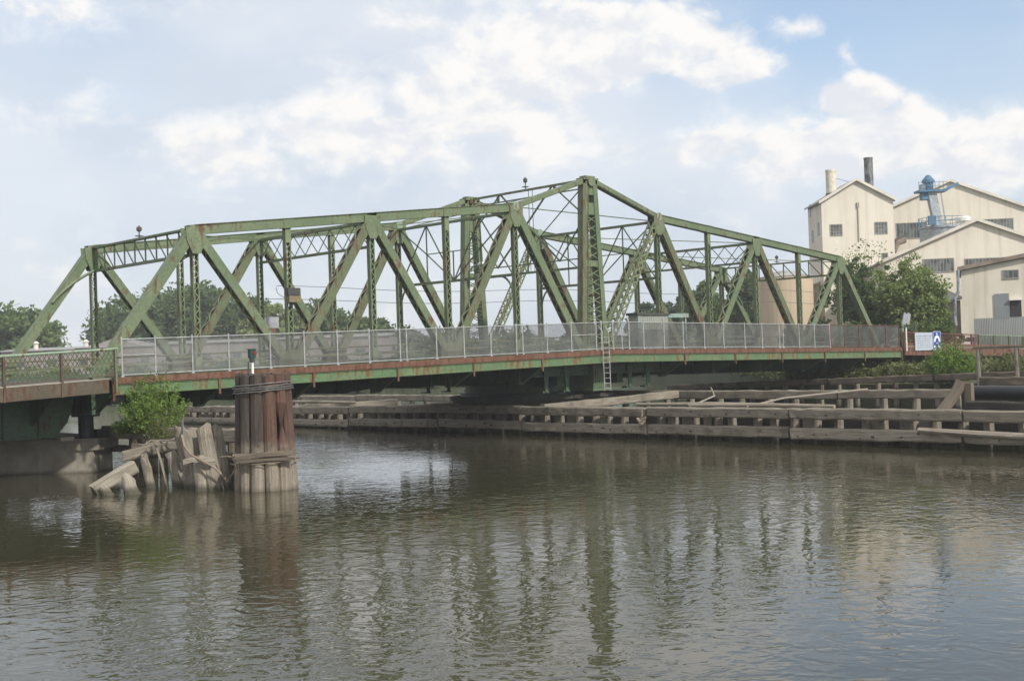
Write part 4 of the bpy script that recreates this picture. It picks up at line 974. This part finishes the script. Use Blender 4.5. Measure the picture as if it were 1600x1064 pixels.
for s, hh, mt, lab in ((35.3, 2.05, 'green_pale', 'pale green post behind the white notice board'), (37.2, 1.95, 'dark_box', 'dark post with a pale cap behind the blue sign')):
    g = G(); g.tube([(s, .0, ZR(s)-.1), (s, .0, ZR(s)+hh)], .09, 8); g.lathe([(.11, ZR(s)+hh), (.1, ZR(s)+hh+.12)], s, .0, 8); obj('post', g, mt, label=lab, cat='post')
for k, (s, y, lab) in enumerate(((42.0, .7, 'white cone behind the rusty railing, nearest the blue sign'), (43.7, .6, 'middle white cone behind the rusty railing'), (44.5, .6, 'white cone just before the green railing'))):
    c = thing('traffic_cone', (s, y, ZR(s)-.1), lab, 'cone', 'cones behind the railing')
    g = G(); g.lathe([(.16, ZR(s)-.04), (.03, ZR(s)+.85)], s, y, 10); obj('cone_body', g, 'white_paint', c)
    g = G(); g.box(s-.24, s+.24, y-.24, y+.24, ZR(s)-.1, ZR(s)-.04); obj('foot', g, 'orange', c)
def car(s, y, lab):
    z = ZR(s)-.10; c = thing('parked_car', (s, y, z), lab, 'car', 'white cars on the approach')
    prof = [(-2.15, .32), (2.1, .32), (2.15, .72), (1.25, .86), (.65, 1.32), (-1.2, 1.36), (-1.9, .9), (-2.2, .8)]
    g = G(); g.prism([(s+a, y-.82, z+b) for a, b in prof], (0, 1.64, 0)); obj('body', g, 'white_paint', c)
    g = G(); g.prism([(s+a, y-.835, z+b) for a, b in ((1.1, .88), (.58, 1.26), (-1.15, 1.29), (-1.7, .92))], (0, .012, 0)); obj('side_window', g, 'car_glass', c)
    for dx in (-1.35, 1.35):
        for dy in (-.86, .66):
            g = G(); g.tube([(s+dx, y+dy, z+.31), (s+dx, y+dy+.2, z+.31)], .31, 14); obj('wheel', g, 'tyre', c)
car(51.0, 3.2, 'white car behind the green railing, lower roof'); car(57.5, 3.0, 'white car at the picture edge behind the green railing')

# ------------------------------------------------------------------ factory
FZ = -YAW
def fac(name, X, D, label, cat, turn=0.0): return thing(name, site(X, D, 2.0), label, cat, rz=FZ-R(turn))
def gable(root, w, dep, ze, za, mat, ax=None, trim=True, zb=0.0):
    """local frame: x across (0..w), y away (0..dep), z up from the base"""
    ax = w/2 if ax is None else ax; g = G()
    g.prism([(0, 0, zb), (w, 0, zb), (w, 0, ze), (ax, 0, za), (0, 0, ze)], (0, dep, 0)); wl = obj('wall', g, mat, root, local=True)
    th = .18; ov = .35; g = G()
    for x0, z0_, x1, z1_ in ((0, ze, ax, za), (w, ze, ax, za)):
        k = (z1_-z0_)/(x1-x0); e = x0 - math.copysign(ov, x1-x0); ez = z0_ - ov*abs(k)
        g.prism([(e, -ov, ez+.02), (x1, -ov, z1_+.02), (x1, -ov, z1_+th+.02), (e, -ov, ez+th+.02)], (0, dep+2*ov, 0))
    rf_ = obj('roof', g, 'roof_grey', root, local=True)
    g = G()
    for x0, z0_, x1, z1_ in ((0, ze, ax, za), (w, ze, ax, za)):
        k = (z1_-z0_)/(x1-x0); e = x0 - math.copysign(ov, x1-x0); ez = z0_ - ov*abs(k)
        g.prism([(e, -ov-.06, ez-.10), (x1, -ov-.06, z1_-.10), (x1, -ov-.06, z1_+th+.06), (e, -ov-.06, ez+th+.06)], (0, .055, 0))
    if trim: obj('verge_board', g, 'roof_trim', rf_, local=True)
    return wl
def win(root, x0, x1, z0_, z1_, nx=3, nz=1, y=0.0, mat='window_glass'):
    g = G(); t_ = .09
    g.box(x0-t_, x1+t_, y-.06, y-.003, z1_, z1_+t_); g.box(x0-t_, x1+t_, y-.08, y-.003, z0_-t_, z0_); g.box(x0-t_, x0, y-.06, y-.003, z0_, z1_); g.box(x1, x1+t_, y-.06, y-.003, z0_, z1_)
    for k in range(1, nx): x = x0+(x1-x0)*k/nx; g.box(x-.025, x+.025, y-.05, y-.012, z0_, z1_)
    for k in range(1, nz): z = z0_+(z1_-z0_)*k/nz; g.box(x0, x1, y-.048, y-.012, z-.02, z+.02)
    f = obj('window', g, 'mullion', root, local=True)
    for k in range(nx):
        g = G(); g.box(x0+(x1-x0)*k/nx+.02, x0+(x1-x0)*(k+1)/nx-.02, y-.025+random.uniform(-.008, .008), y-.004, z0_, z1_); obj('pane', g, mat, f, local=True)
# tall tower block (front left corner X=36.8, D=150)
ft = fac('factory_tower', 36.85, 150, 'tall cream corrugated factory block with a gable and two small windows', 'building')
gable(ft, 8.45, 6.8, 19.45, 21.85, 'siding_cream', 4.15)
win(ft, 1.0, 2.3, 15.45, 16.65, 4, 3); win(ft, 6.25, 7.6, 15.5, 16.75, 4, 3)
win(ft, 6.95, 7.55, 11.0, 13.1, 2, 4)
g = G(); g.box(4.22, 4.32, -.12, -.004, 14.6, 18.6); g.box(4.14, 4.40, -.18, -.004, 18.6, 19.2); obj('downpipe', g, 'mullion', ft, local=True)
for ya, za in ((1.4, 16.4), (4.4, 15.8), (5.3, 19.0)):
    g = G(); g.box(-.05, -.004, ya, ya+.75, za-.75, za+.75); obj('side_window', g, 'window_glass', ft, local=True)
def stack(label, X, D, z0_, z1_, r, mat, band=None):
    p = site(X, D); o = thing('chimney_stack', (p.x, p.y, z0_), label, 'chimney')
    g = G(); g.lathe([(r, z0_), (r, z1_-.25), (r*1.06, z1_-.24), (r*1.06, z1_), (r*.85, z1_)], p.x, p.y, 18); obj('shaft', g, mat, o, smooth=False)
    if band: g = G(); g.lathe([(r*1.12, z0_-.2), (r*1.12, z0_+band)], p.x, p.y, 18); obj('base_collar', g, 'stack_dark', o)
stack('fat cream chimney stack on the tower block roof', 39.0, 153.5, 21.8, 25.6, .62, 'stack_cream', 1.0)
stack('dark sooty chimney stack above the tower block ridge', 43.7, 154, 22.2, 27.0, .52, 'stack_dark')
p = site(39.6, 153.5); q = site(43.2, 154)
g = G(); g.tube([(p.x, p.y, 24.6), (q.x, q.y, 23.5)], .03, 5); obj('guy_wire', g, 'wire', label='thin wire from the cream stack to the roof ridge', cat='wire')
# hall behind
fb = fac('factory_hall', 47.6, 165, 'wide cream factory hall with a low gable behind the blue conveyor', 'building', 7)
gable(fb, 18.6, 22, 19.3, 23.1, 'siding_cream', 9.3)
win(fb, 2.5, 6.2, 16.0, 17.9, 9, 1, mat='window_glass'); win(fb, 13.4, 16.9, 16.3, 17.9, 9, 1)
g = G(); g.box(6.9, 7.9, -.05, -.004, 17.0, 19.2); obj('doorway', g, 'dark_opening', fb, local=True)
# gabled hall in front
fg = fac('factory_shed', 39.7, 135, 'broad cream gabled factory shed with a grey window band', 'building', 9)
gable(fg, 18.8, 26, 11.3, 15.1, 'siding_cream', 9.4)
win(fg, 3.9, 6.9, 9.9, 11.2, 9, 1); win(fg, 8.1, 15.0, 9.9, 11.05, 20, 1)
# lean-to block nearest the river
fl = fac('workshop_block', 40.6, 115, 'cream flat fronted workshop with a rusty sloping roof edge and grey door', 'building', 20)
g = G(); g.prism([(0, 0, 0), (9, 0, 0), (9, 0, 10.3), (0, 0, 8.85)], (0, 14, 0)); obj('wall', g, 'siding_cream', fl, local=True)
g = G(); g.prism([(-.3, -.4, 8.86), (9.3, -.4, 10.4), (9.3, -.4, 10.75), (-.3, -.4, 9.2)], (0, 14.8, 0)); obj('roof', g, 'roof_rust', fl, local=True)
win(fl, 3.55, 4.75, 8.0, 8.65, 3, 1)
g = G(); g.box(2.75, 3.95, -.12, -.004, 4.5, 6.65); obj('sliding_door', g, 'siding_grey', fl, local=True)
g = G(); g.box(3.98, 4.95, -.06, -.004, 4.55, 6.0); obj('doorway', g, 'dark_opening', fl, local=True)
g = G(); g.box(3.98, 5.05, -.4, -.06, 6.0, 6.1); obj('awning', g, 'white_paint', fl, local=True)
g = G()
for k in range(30): g.box(.95+k*.14, .95+k*.14+.12, -1.2, -1.17 + .01*(k % 2), 1.5, 4.5)
obj('corrugated_skirt', g, 'siding_grey', fl, local=True)
g = G(); g.tube([(-.25, -.5, 8.9), (-.25, -.5, 7.0), (-.6, -.5, 6.4), (-.6, -.5, 4.0)], .16, 8); obj('gutter_pipe', g, 'steel_grey', fl, local=True)
fs = fac('storage_shed', 38.8, 120, 'low grey roofed shed between the trees and the workshop', 'building')
g = G(); g.prism([(0, 0, 0), (3.4, 0, 0), (3.4, 0, 6.4), (0, 0, 5.8)], (0, 9, 0)); obj('wall', g, 'siding_shed', fs, local=True)
g = G(); g.prism([(-.2, -.4, 5.85), (3.6, -.4, 6.5), (3.6, 4, 7.4), (-.2, 4, 6.8)], (0, .02, .15)); obj('roof', g, 'roof_grey', fs, local=True)
win(fs, 1.9, 2.4, 3.2, 4.8, 2, 2)
# conveyor head, silo, vent
cv = thing('conveyor', site(52.5, 158, 17), 'blue conveyor head with a grey chute on the hall roof', 'conveyor', rz=FZ)
g = G(); g.box(-1.9, 1.6, -1.1, .9, 6.0, 6.25); obj('platform', g, 'blue_steel', cv, local=True)
g = G(); g.lathe([(.62, 6.25), (.62, 7.2), (.80, 7.25), (.80, 7.5), (.45, 7.9), (.25, 8.15)], -.35, 0, 12); obj('drive_housing', g, 'blue_steel', cv, local=True)
g = G(); g.box(-1.45, -.95, -.8, .2, 6.25, 7.0); obj('motor_box', g, 'steel_grey', cv, local=True)
g = G(); g.box(-1.3, .1, -.6, .6, 5.1, 5.99); obj('hopper', g, 'blue_steel', cv, local=True)
g = G()
for k in range(8): g.box(-1.9+k*.5, -1.85+k*.5, -1.12, -1.07, 6.25, 7.2)
g.box(-1.9, 1.65, -1.12, -1.07, 7.15, 7.2); g.box(-1.9, 1.65, -1.12, -1.07, 6.7, 6.74); obj('handrail', g, 'blue_steel', cv, local=True)
g = G(); g.bar((1.3, 0, 6.1), (3.3, .2, 7.0), .9, .35, ref=(0, 1, 0)); obj('conveyor_arm', g, 'blue_steel', cv, local=True)
g = G(); g.bar((.9, -.8, 5.95), (1.5, -.9, .6), .12, .12); obj('drain_pipe', g, 'steel_grey', cv, local=True)
g = G(); g.bar((-.1, -.2, 6.0), (.75, -.4, .6), 1.05, .9, ref=(1, 0, 0)); obj('chute', g, 'steel_grey', cv, local=True)
si = thing('silo', site(52.6, 155, 10), 'grey steel silo with a railed blue platform behind the gabled shed', 'silo', rz=FZ)
g = G(); g.lathe([(2.6, -6), (2.6, 8.2), (2.75, 8.2), (2.75, 8.45)], 0, 0, 28); obj('shell', g, 'steel_grey', si, local=True)
g = G()
for k in range(22):
    an = 2*math.pi*k/22; g.bar((2.7*math.cos(an), 2.7*math.sin(an), 8.45), (2.7*math.cos(an), 2.7*math.sin(an), 9.5), .05, .05)
for z in (9.0, 9.5): g.tube([(2.7*math.cos(2*math.pi*k/22), 2.7*math.sin(2*math.pi*k/22), z) for k in range(23)], .035, 5)
g.box(-2.4, -1.5, -2.6, -2.2, 8.5, 9.6); obj('handrail', g, 'blue_steel', si, local=True)
vn = thing('roof_vent', site(53.4, 150, 16.5), 'round white vent cap rising behind the shed gable', 'vent', rz=FZ)
g = G(); g.lathe([(.35, 0), (.35, 2.1), (.85, 2.1), (.9, 2.5), (.8, 2.6)], 0, 0, 20); obj('cap', g, 'white_paint', vn, local=True)
mp = thing('dust_pipe', site(47.6, 163, 8), 'rusty elbow duct on the hall wall beside the tower block', 'duct', rz=FZ)
g = G(); g.tube([(1.2, .5, 5), (1.3, .3, 8.0), (1.9, .3, 9.4), (3.0, .5, 9.8)], .55, 10); obj('duct', g, 'roof_rust', mp, local=True)
# tan tank and small buildings beyond the trees
tk = thing('storage_tank', site(31.9, 148, 2), 'round tan storage tank seen through the end of the bridge', 'tank', rz=FZ)
g = G(); g.lathe([(3.1, 0), (3.1, 10.3), (3.15, 10.3), (3.15, 10.6)], 0, 0, 36); obj('shell', g, 'siding_tan', tk, local=True)
g = G(); g.lathe([(3.2, 10.6), (.9, 11.3), (.2, 11.4)], 0, 0, 36); obj('roof', g, 'roof_grey', tk, local=True)
sm = fac('annex_building', 34.2, 152, 'small grey annex with a lean-to roof beside the tower block', 'building')
g = G(); g.prism([(0, 0, 0), (2.6, 0, 0), (2.6, 0, 10.0), (0, 0, 9.1)], (0, 7, 0)); obj('wall', g, 'siding_shed', sm, local=True)
g = G(); g.prism([(-.2, -.3, 9.1), (2.7, -.3, 10.05), (2.7, -.3, 10.3), (-.2, -.3, 9.3)], (0, 7.5, 0)); obj('roof', g, 'roof_trim', sm, local=True)
win(sm, .5, 1.1, 7.3, 8.4, 2, 2); win(sm, 1.3, 1.8, 4.8, 6.6, 1, 2)

# ------------------------------------------------------------------ far bank: long low building
fbz = fac('warehouse', -96, 240, 'long low pinkish warehouse across the river behind the bridge', 'building')
def wh(x0, x1, h, mat, z=0.0): g = G(); g.box(x0, x1, 0, 22, z, h); return obj('wall', g, mat, fbz, local=True)
wh(0, 14, 6.5, 'far_wall'); wh(14.01, 29, 6.7, 'far_wall'); wh(29.01, 52, 6.9, 'far_wall'); wh(52.01, 73, 7.1, 'far_wall')
for x0, x1, z in ((-.3, 13.9, 6.5), (14.0, 28.9, 6.7), (29.0, 51.9, 6.9), (52.0, 73.2, 7.1)):
    g = G(); g.prism([(x0, -.4, z+.01), (x1, -.4, z+.01), (x1, 11, z+.6), (x0, 11, z+.6)], (0, .02, .18)); obj('roof', g, 'roof_grey', fbz, local=True)
g = G(); g.prism([(15.5, -.05, 6.6), (27.5, -.05, 6.6), (21.5, -.05, 8.4)], (0, 12, 0)); obj('gable_front', g, 'far_wall', fbz, local=True)
for k in range(12):
    x = 3+k*5.8; g = G(); g.box(x, x+1.6, -.06, -.004, 3.6, 5.0); obj('window', g, 'window_glass', fbz, local=True)
for x in (8, 26, 41, 60):
    g = G(); g.box(x, x+2.4, -.08, -.004, .2, 3.4); obj('loading_door', g, 'blue_steel' if x in (41,) else 'siding_grey', fbz, local=True)
for x in (5.5, 15, 21, 33): 
    g = G(); g.lathe([(.45, 6.5), (.45, 7.9), (.7, 7.95), (.2, 8.4)], x, 3, 10); obj('roof_vent', g, 'roof_trim', fbz, local=True)

# ------------------------------------------------------------------ trees
def leaf_mesh(name, pts, size, mat, squash=.55, parent=None, seed=0):
    r = np.random.default_rng(seed); n = len(pts); pts = np.asarray(pts, float)
    a = r.normal(size=(n, 3)); a /= np.linalg.norm(a, axis=1)[:, None]; b = r.normal(size=(n, 3)); b -= (b*a).sum(1)[:, None]*a; b /= np.linalg.norm(b, axis=1)[:, None]
    sz = size*(.6+.8*r.random(n))[:, None]
    v = np.empty((n, 4, 3)); v[:, 0] = pts - a*sz; v[:, 1] = pts - b*sz*squash; v[:, 2] = pts + a*sz; v[:, 3] = pts + b*sz*squash
    org = np.array(ORIG.get(parent.name, (0, 0, 0))) if parent else pts.mean(0)
    v = v.reshape(-1, 3) - org
    me = bpy.data.meshes.new(name); me.vertices.add(4*n); me.vertices.foreach_set('co', v.ravel())
    me.loops.add(4*n); me.loops.foreach_set('vertex_index', np.arange(4*n)); me.polygons.add(n)
    me.polygons.foreach_set('loop_start', np.arange(0, 4*n, 4)); me.polygons.foreach_set('loop_total', np.full(n, 4))
    me.update(calc_edges=True); me.materials.append(MATS[mat]); o = bpy.data.objects.new(name, me); COL.objects.link(o)
    if parent: o.parent = parent
    else: o.location = org
    return o
SEED = [100]
def clumps(c, rad, nclump, per, cr, r, low=-1.0):
    """leaf positions: clumps spread through an ellipsoid, denser to the outside"""
    out_ = []; cs = []
    while len(cs) < nclump:
        d_ = r.normal(size=3); d_ /= np.linalg.norm(d_)
        if d_[2] < low: continue
        k = r.random()**.45; p = np.array(c) + d_*np.array(rad)*k; cs.append(p)
    for p in cs:
        q = r.normal(size=(per, 3)); q /= np.linalg.norm(q, axis=1)[:, None]
        out_.append(p + q*(r.random((per, 1))**.5)*cr*(.6+.8*r.random())*np.array([1, 1, .75]))
    return np.concatenate(out_), cs
def tree(label, X, D, zg, h, w, mat, leaf=.4, nclump=60, per=34, group=None, low=-.75, trunk=.35, lobes=4, name='tree', crown_from=.25, cr=None):
    SEED[0] += 1; r = np.random.default_rng(SEED[0]); p = site(X, D, zg)
    o = thing(name, p, label, 'tree', group)
    pts, cs = [], []
    for k in range(lobes):
        an = r.random()*6.28; off = r.random()*.32*w; lz = zg+h*(crown_from+(1-crown_from)*(.38+.30*r.random()))
        rr = (w*(.30+.14*r.random()), w*(.30+.14*r.random()), h*(1-crown_from)*(.32+.10*r.random()))
        if k == 0: off *= .3; lz = zg+h*(1-(1-crown_from)*.42); rr = (w*.36, w*.36, h*(1-crown_from)*.42)
        c = (p.x+math.cos(an)*off, p.y+math.sin(an)*off, min(lz, zg+h-rr[2]))
        a, b = clumps(c, rr, nclump//lobes, per, cr or w*.10, r, low); pts.append(a); cs += b
    leaf_mesh('crown', np.concatenate(pts), leaf, mat, parent=o, seed=SEED[0])
    g = G(); tz = zg+h*.62
    g.tube([(p.x, p.y, zg-.3), (p.x+.1*w*.1, p.y, zg+h*.25), (p.x-.02*w, p.y+.02*w, tz)], [trunk, trunk*.75, trunk*.3], 8)
    for k in range(0, len(cs), max(1, len(cs)//14)):
        c = cs[k]; b = Vector((p.x, p.y, zg+h*(.22+.3*r.random()))); m = b.lerp(Vector(c), .5) + Vector((0, 0, .04*h)); g.tube([b, m, Vector(c)], [trunk*.35, trunk*.22, trunk*.08], 5)
    obj('trunk', g, 'bark', o); return o
TL = 'trees beyond the far warehouse'
tree('dense rounded tree at the picture edge beyond the warehouse', -100.8, 262, 2.2, 15.2, 22.8, 'leaf_mid', 0.58, 255, 48, TL, crown_from=0.1)
tree('thin tree at the warehouse end just inside the first end post', -109.7, 266, 2.2, 13.6, 14.1, 'leaf_dark', 0.58, 177, 43, TL, crown_from=.1)
tree('open airy tree with bare twigs, first of the row behind the end post', -84.4, 275, 2.2, 17.4, 15.6, 'leaf_far', 0.44, 177, 26, TL, crown_from=.1)
tree('broad dark tree, tallest of the row behind the near end post', -74.8, 272, 2.2, 19.8, 21.6, 'leaf_dark', 0.55, 319, 43, TL, lobes=5, crown_from=.1)
tree('second dark crown of the row, between two hangers', -66.1, 274, 2.2, 20.0, 19.7, 'leaf_dark', 0.53, 319, 40, TL, lobes=5, crown_from=.1)
tree('dark tree behind the crossing of two diagonals', -58.4, 276, 2.2, 17.4, 17.7, 'leaf_dark', 0.53, 255, 40, TL, crown_from=.1)
tree('pale yellow green tree lower than its neighbours', -49.7, 268, 2.2, 14.5, 15.2, 'leaf_light', 0.53, 226, 43, TL, crown_from=0.1)
tree('dark tree with pointed top behind the second diagonal pair', -42.7, 274, 2.2, 15.4, 15.6, 'leaf_dark', 0.53, 255, 43, TL, crown_from=.1)
tree('bushy green tree near the end of the row', -35.2, 272, 2.2, 12.8, 15.5, 'leaf_mid', 0.53, 226, 43, TL, crown_from=0.1)
tree('last ragged tree of the row before the open sky', -29.6, 274, 2.2, 12.2, 10.4, 'leaf_dark', 0.50, 177, 36, TL, crown_from=0.1)
tree('low green tree beside the last ragged tree', -22.0, 262, 2.2, 8.5, 12.0, 'leaf_far', 0.53, 142, 43, TL, crown_from=0.05)
tree('hazy low tree behind the control shelter', 22.5, 212, 2.2, 10.3, 8.5, 'leaf_far', 0.44, 114, 43, 'trees between the shelter and the tank', crown_from=0.1)
tree('small hazy tree right of the shelter frame', 27.4, 210, 2.2, 10.9, 7.4, 'leaf_far', 0.44, 106, 43, 'trees between the shelter and the tank', crown_from=0.1)
tree('round mid green tree between two near diagonals', 29.8, 198, 2.2, 12.5, 8.4, 'leaf_mid', 0.42, 152, 45, 'trees between the shelter and the tank', crown_from=0.1)
tree('tall very dark tree in front of the tan tank', 33.9, 186, 2.2, 13.9, 6.7, 'leaf_dark', 0.40, 171, 52, 'trees between the shelter and the tank', crown_from=0.08, lobes=5)
tree('bright low tree at the foot of the tan tank', 28.3, 150, 2.2, 6.7, 5.6, 'leaf_mid', 0.3, 60, 40, 'trees between the shelter and the tank', crown_from=0.05)
tree('small bright tree in front of the tan tank base', 30.6, 140, 2.2, 5.3, 3.5, 'leaf_mid', 0.28, 40, 36, 'trees between the shelter and the tank', crown_from=0.05)
tree('dense dark green tree behind the last end post', 32.1, 118, 2.2, 10.4, 5.4, 'leaf_dark', 0.143, 255, 62, 'trees in front of the factory', crown_from=0.08, lobes=6)
tree('feathery light green tree in front of the factory shed', 34.6, 112, 2.2, 10.2, 5.2, 'leaf_light', 0.143, 255, 50, 'trees in front of the factory', crown_from=0.12, lobes=6, cr=0.62)
tree('light green tree leaning towards the workshop roof', 36.4, 111, 2.2, 8.5, 3.4, 'leaf_light', 0.136, 153, 45, 'trees in front of the factory', crown_from=0.15, lobes=5, cr=0.6)
tree('bushy green tree between the two factory trees', 33.4, 114, 2.2, 9.3, 3.8, 'leaf_mid', 0.136, 153, 55, 'trees in front of the factory', crown_from=0.05, lobes=5)
tree('sparse birch with few yellow leaves against the tower wall', 35.1, 126, 2.2, 13.2, 5.0, 'leaf_light', 0.15, 44, 6, 'trees in front of the factory', crown_from=0.62, lobes=5, trunk=0.14, cr=0.8)
tree('low scrub tree under the storage shed wall', 36.2, 108, 2.2, 4.6, 3.6, 'leaf_mid', 0.116, 102, 50, 'trees in front of the factory', crown_from=0.02)
tree('low scrub tree behind the white notice board', 33.0, 106, 2.2, 4.3, 3.5, 'leaf_mid', 0.116, 102, 50, 'trees in front of the factory', crown_from=0.02)
tree('low dark bush behind the rusted fence', 29.2, 110, 2.2, 4.5, 3.9, 'leaf_dark', 0.122, 102, 50, 'trees in front of the factory', crown_from=0.02)
tree('low bush beyond the near truss end, second from the fence end', 27.8, 118, 2.2, 4.3, 4.1, 'leaf_mid', 0.122, 102, 50, 'trees in front of the factory', crown_from=0.02)

# far wood and bank scrub (masses nobody could count)
r = np.random.default_rng(77); pts = []
for k in range(420):
    X = -36+r.random()*95; D = 250+r.random()*40; base = site(X, D); hh = (3.2 + 3.2*abs(math.sin(X*.21+1.3)) + 2.0*r.random())*(1.0 if X < 30 else 1.35)
    q = r.normal(size=(70, 3)); q /= np.linalg.norm(q, axis=1)[:, None]; pts.append(np.array([base.x, base.y, 2.2+hh*.55]) + q*np.array([2.6, 2.6, hh*.5])*(r.random((70, 1))**.4))
tag(leaf_mesh('far_wood', np.concatenate(pts), .62, 'leaf_far', seed=3), 'low hazy line of trees along the far river bank', 'trees', kind='stuff')
pts = []
for k in range(520):
    X = -115+r.random()*150; D = 226+r.random()*13; base = site(X, D); hh = 2.0+3.2*r.random()
    q = r.normal(size=(34, 3)); q /= np.linalg.norm(q, axis=1)[:, None]; pts.append(np.array([base.x, base.y, 1.9+hh*.3]) + q*np.array([1.6, 1.6, hh*.7])*(r.random((34, 1))**.4))
tag(leaf_mesh('bank_scrub', np.concatenate(pts), .42, 'leaf_mid', seed=4), 'green scrub along the far bank in front of the warehouse', 'scrub', kind='stuff')
pts = []
for k in range(1500):
    a_ = r.random(); s = 26+a_*40; tt = -8+r.random()*(10+a_*42); hh = .5+1.3*r.random()
    if -2.5 < tt < W and s > 36: continue
    q = r.normal(size=(22, 3)); q /= np.linalg.norm(q, axis=1)[:, None]; pts.append(np.array([s, tt, (1.75 if s < 37 else 2.0)+hh*.35]) + q*np.array([.6, .6, hh*.6])*(r.random((22, 1))**.4))
tag(leaf_mesh('bank_weeds', np.concatenate(pts), .2, 'leaf_weed', seed=5), 'weeds growing on the factory bank below the bridge end', 'weeds', kind='stuff')

# bushes close by: upright stems with small leaves
def bush(label, x, y, z, w, h, mat, nst, per, leaf, cat='bush', name='bush', spread=1.0, wmat=None):
    SEED[0] += 1; r = np.random.default_rng(SEED[0]); o = thing(name, (x, y, z), label, cat); pts = []; g = G()
    for k in range(nst):
        an = r.random()*6.28; q = r.random()**.6; bx, by = x+math.cos(an)*q*w*.28, y+math.sin(an)*q*w*.28
        ln = h*(1-.5*q*q)*(.55+.60*r.random()); tipx, tipy = x+math.cos(an)*q*w*.52*spread, y+math.sin(an)*q*w*.52*spread
        b = np.array([bx, by, z-.05]); tpt = np.array([tipx, tipy, z+ln]); g.tube([b, (b+tpt)/2+r.normal(size=3)*.03, tpt], [.014, .010, .004], 4, cap=False)
        ts = r.random(per)**.6; pts.append(b + (tpt-b)*ts[:, None] + r.normal(size=(per, 3))*np.array([.085, .085, .06])*(.5+1.0*(1-ts[:, None])))
    leaf_mesh('foliage', np.concatenate(pts), leaf, mat, squash=.42, parent=o, seed=SEED[0]); obj('stems', g, 'leaf_weed', o, kind='stuff'); return o
bush('bright green bush on the timber fender beside the concrete pier', -30.25, -2.75, 1.85, 2.75, 2.5, 'leaf_bush', 120, 44, .060, spread=1.12)
bush('low green weeds at the foot of the big bush by the pier', -30.6, -.9, 1.8, 1.3, .75, 'leaf_bush', 60, 22, .055, 'weeds', 'weed_clump')
bush('dry reddish weeds growing out of the broken piles', -31.2, -5.2, 1.35, 1.2, 1.35, 'leaf_weed', 60, 24, .045, 'weeds', 'weed_clump')
bush('rounded green bush on the factory fender in front of the signs', 24.6, -10.0, 1.85, 3.9, 2.55, 'leaf_bush', 190, 50, .085)
bush('yellowing bush beside the rounded green bush on the factory fender', 27.2, -12.6, 1.75, 2.8, 1.7, 'leaf_weed', 110, 36, .075)
bush('tall green weeds under the railing at the picture edge', 30.4, -17.6, 1.75, 2.4, 2.0, 'leaf_mid', 90, 34, .08, 'weeds', 'weed_clump')
bush('tall weeds under the approach beside the bridge end', 27.0, -4.2, 1.75, 4.0, 1.5, 'leaf_weed', 110, 26, .08, 'weeds', 'weed_clump')

# ------------------------------------------------------------------ summer haze over the river
hz = bpy.data.materials.new('haze'); hz.use_nodes = True; k = N(hz.node_tree); k.n.clear()
o_ = k.new('ShaderNodeOutputMaterial'); v_ = k.new('ShaderNodeVolumePrincipled', ins={'Color': (.93, .95, 1.0, 1), 'Density': .00048, 'Anisotropy': .2})
k.l.new(v_.outputs[0], o_.inputs['Volume']); MATS['haze'] = hz
g = G(); c = site(0, 150); g.box(c.x-420, c.x+420, c.y-420, c.y+420, -2.2, 34); obj('haze', g, 'haze', kind='stuff', label='thin pale summer haze over the river and its banks')
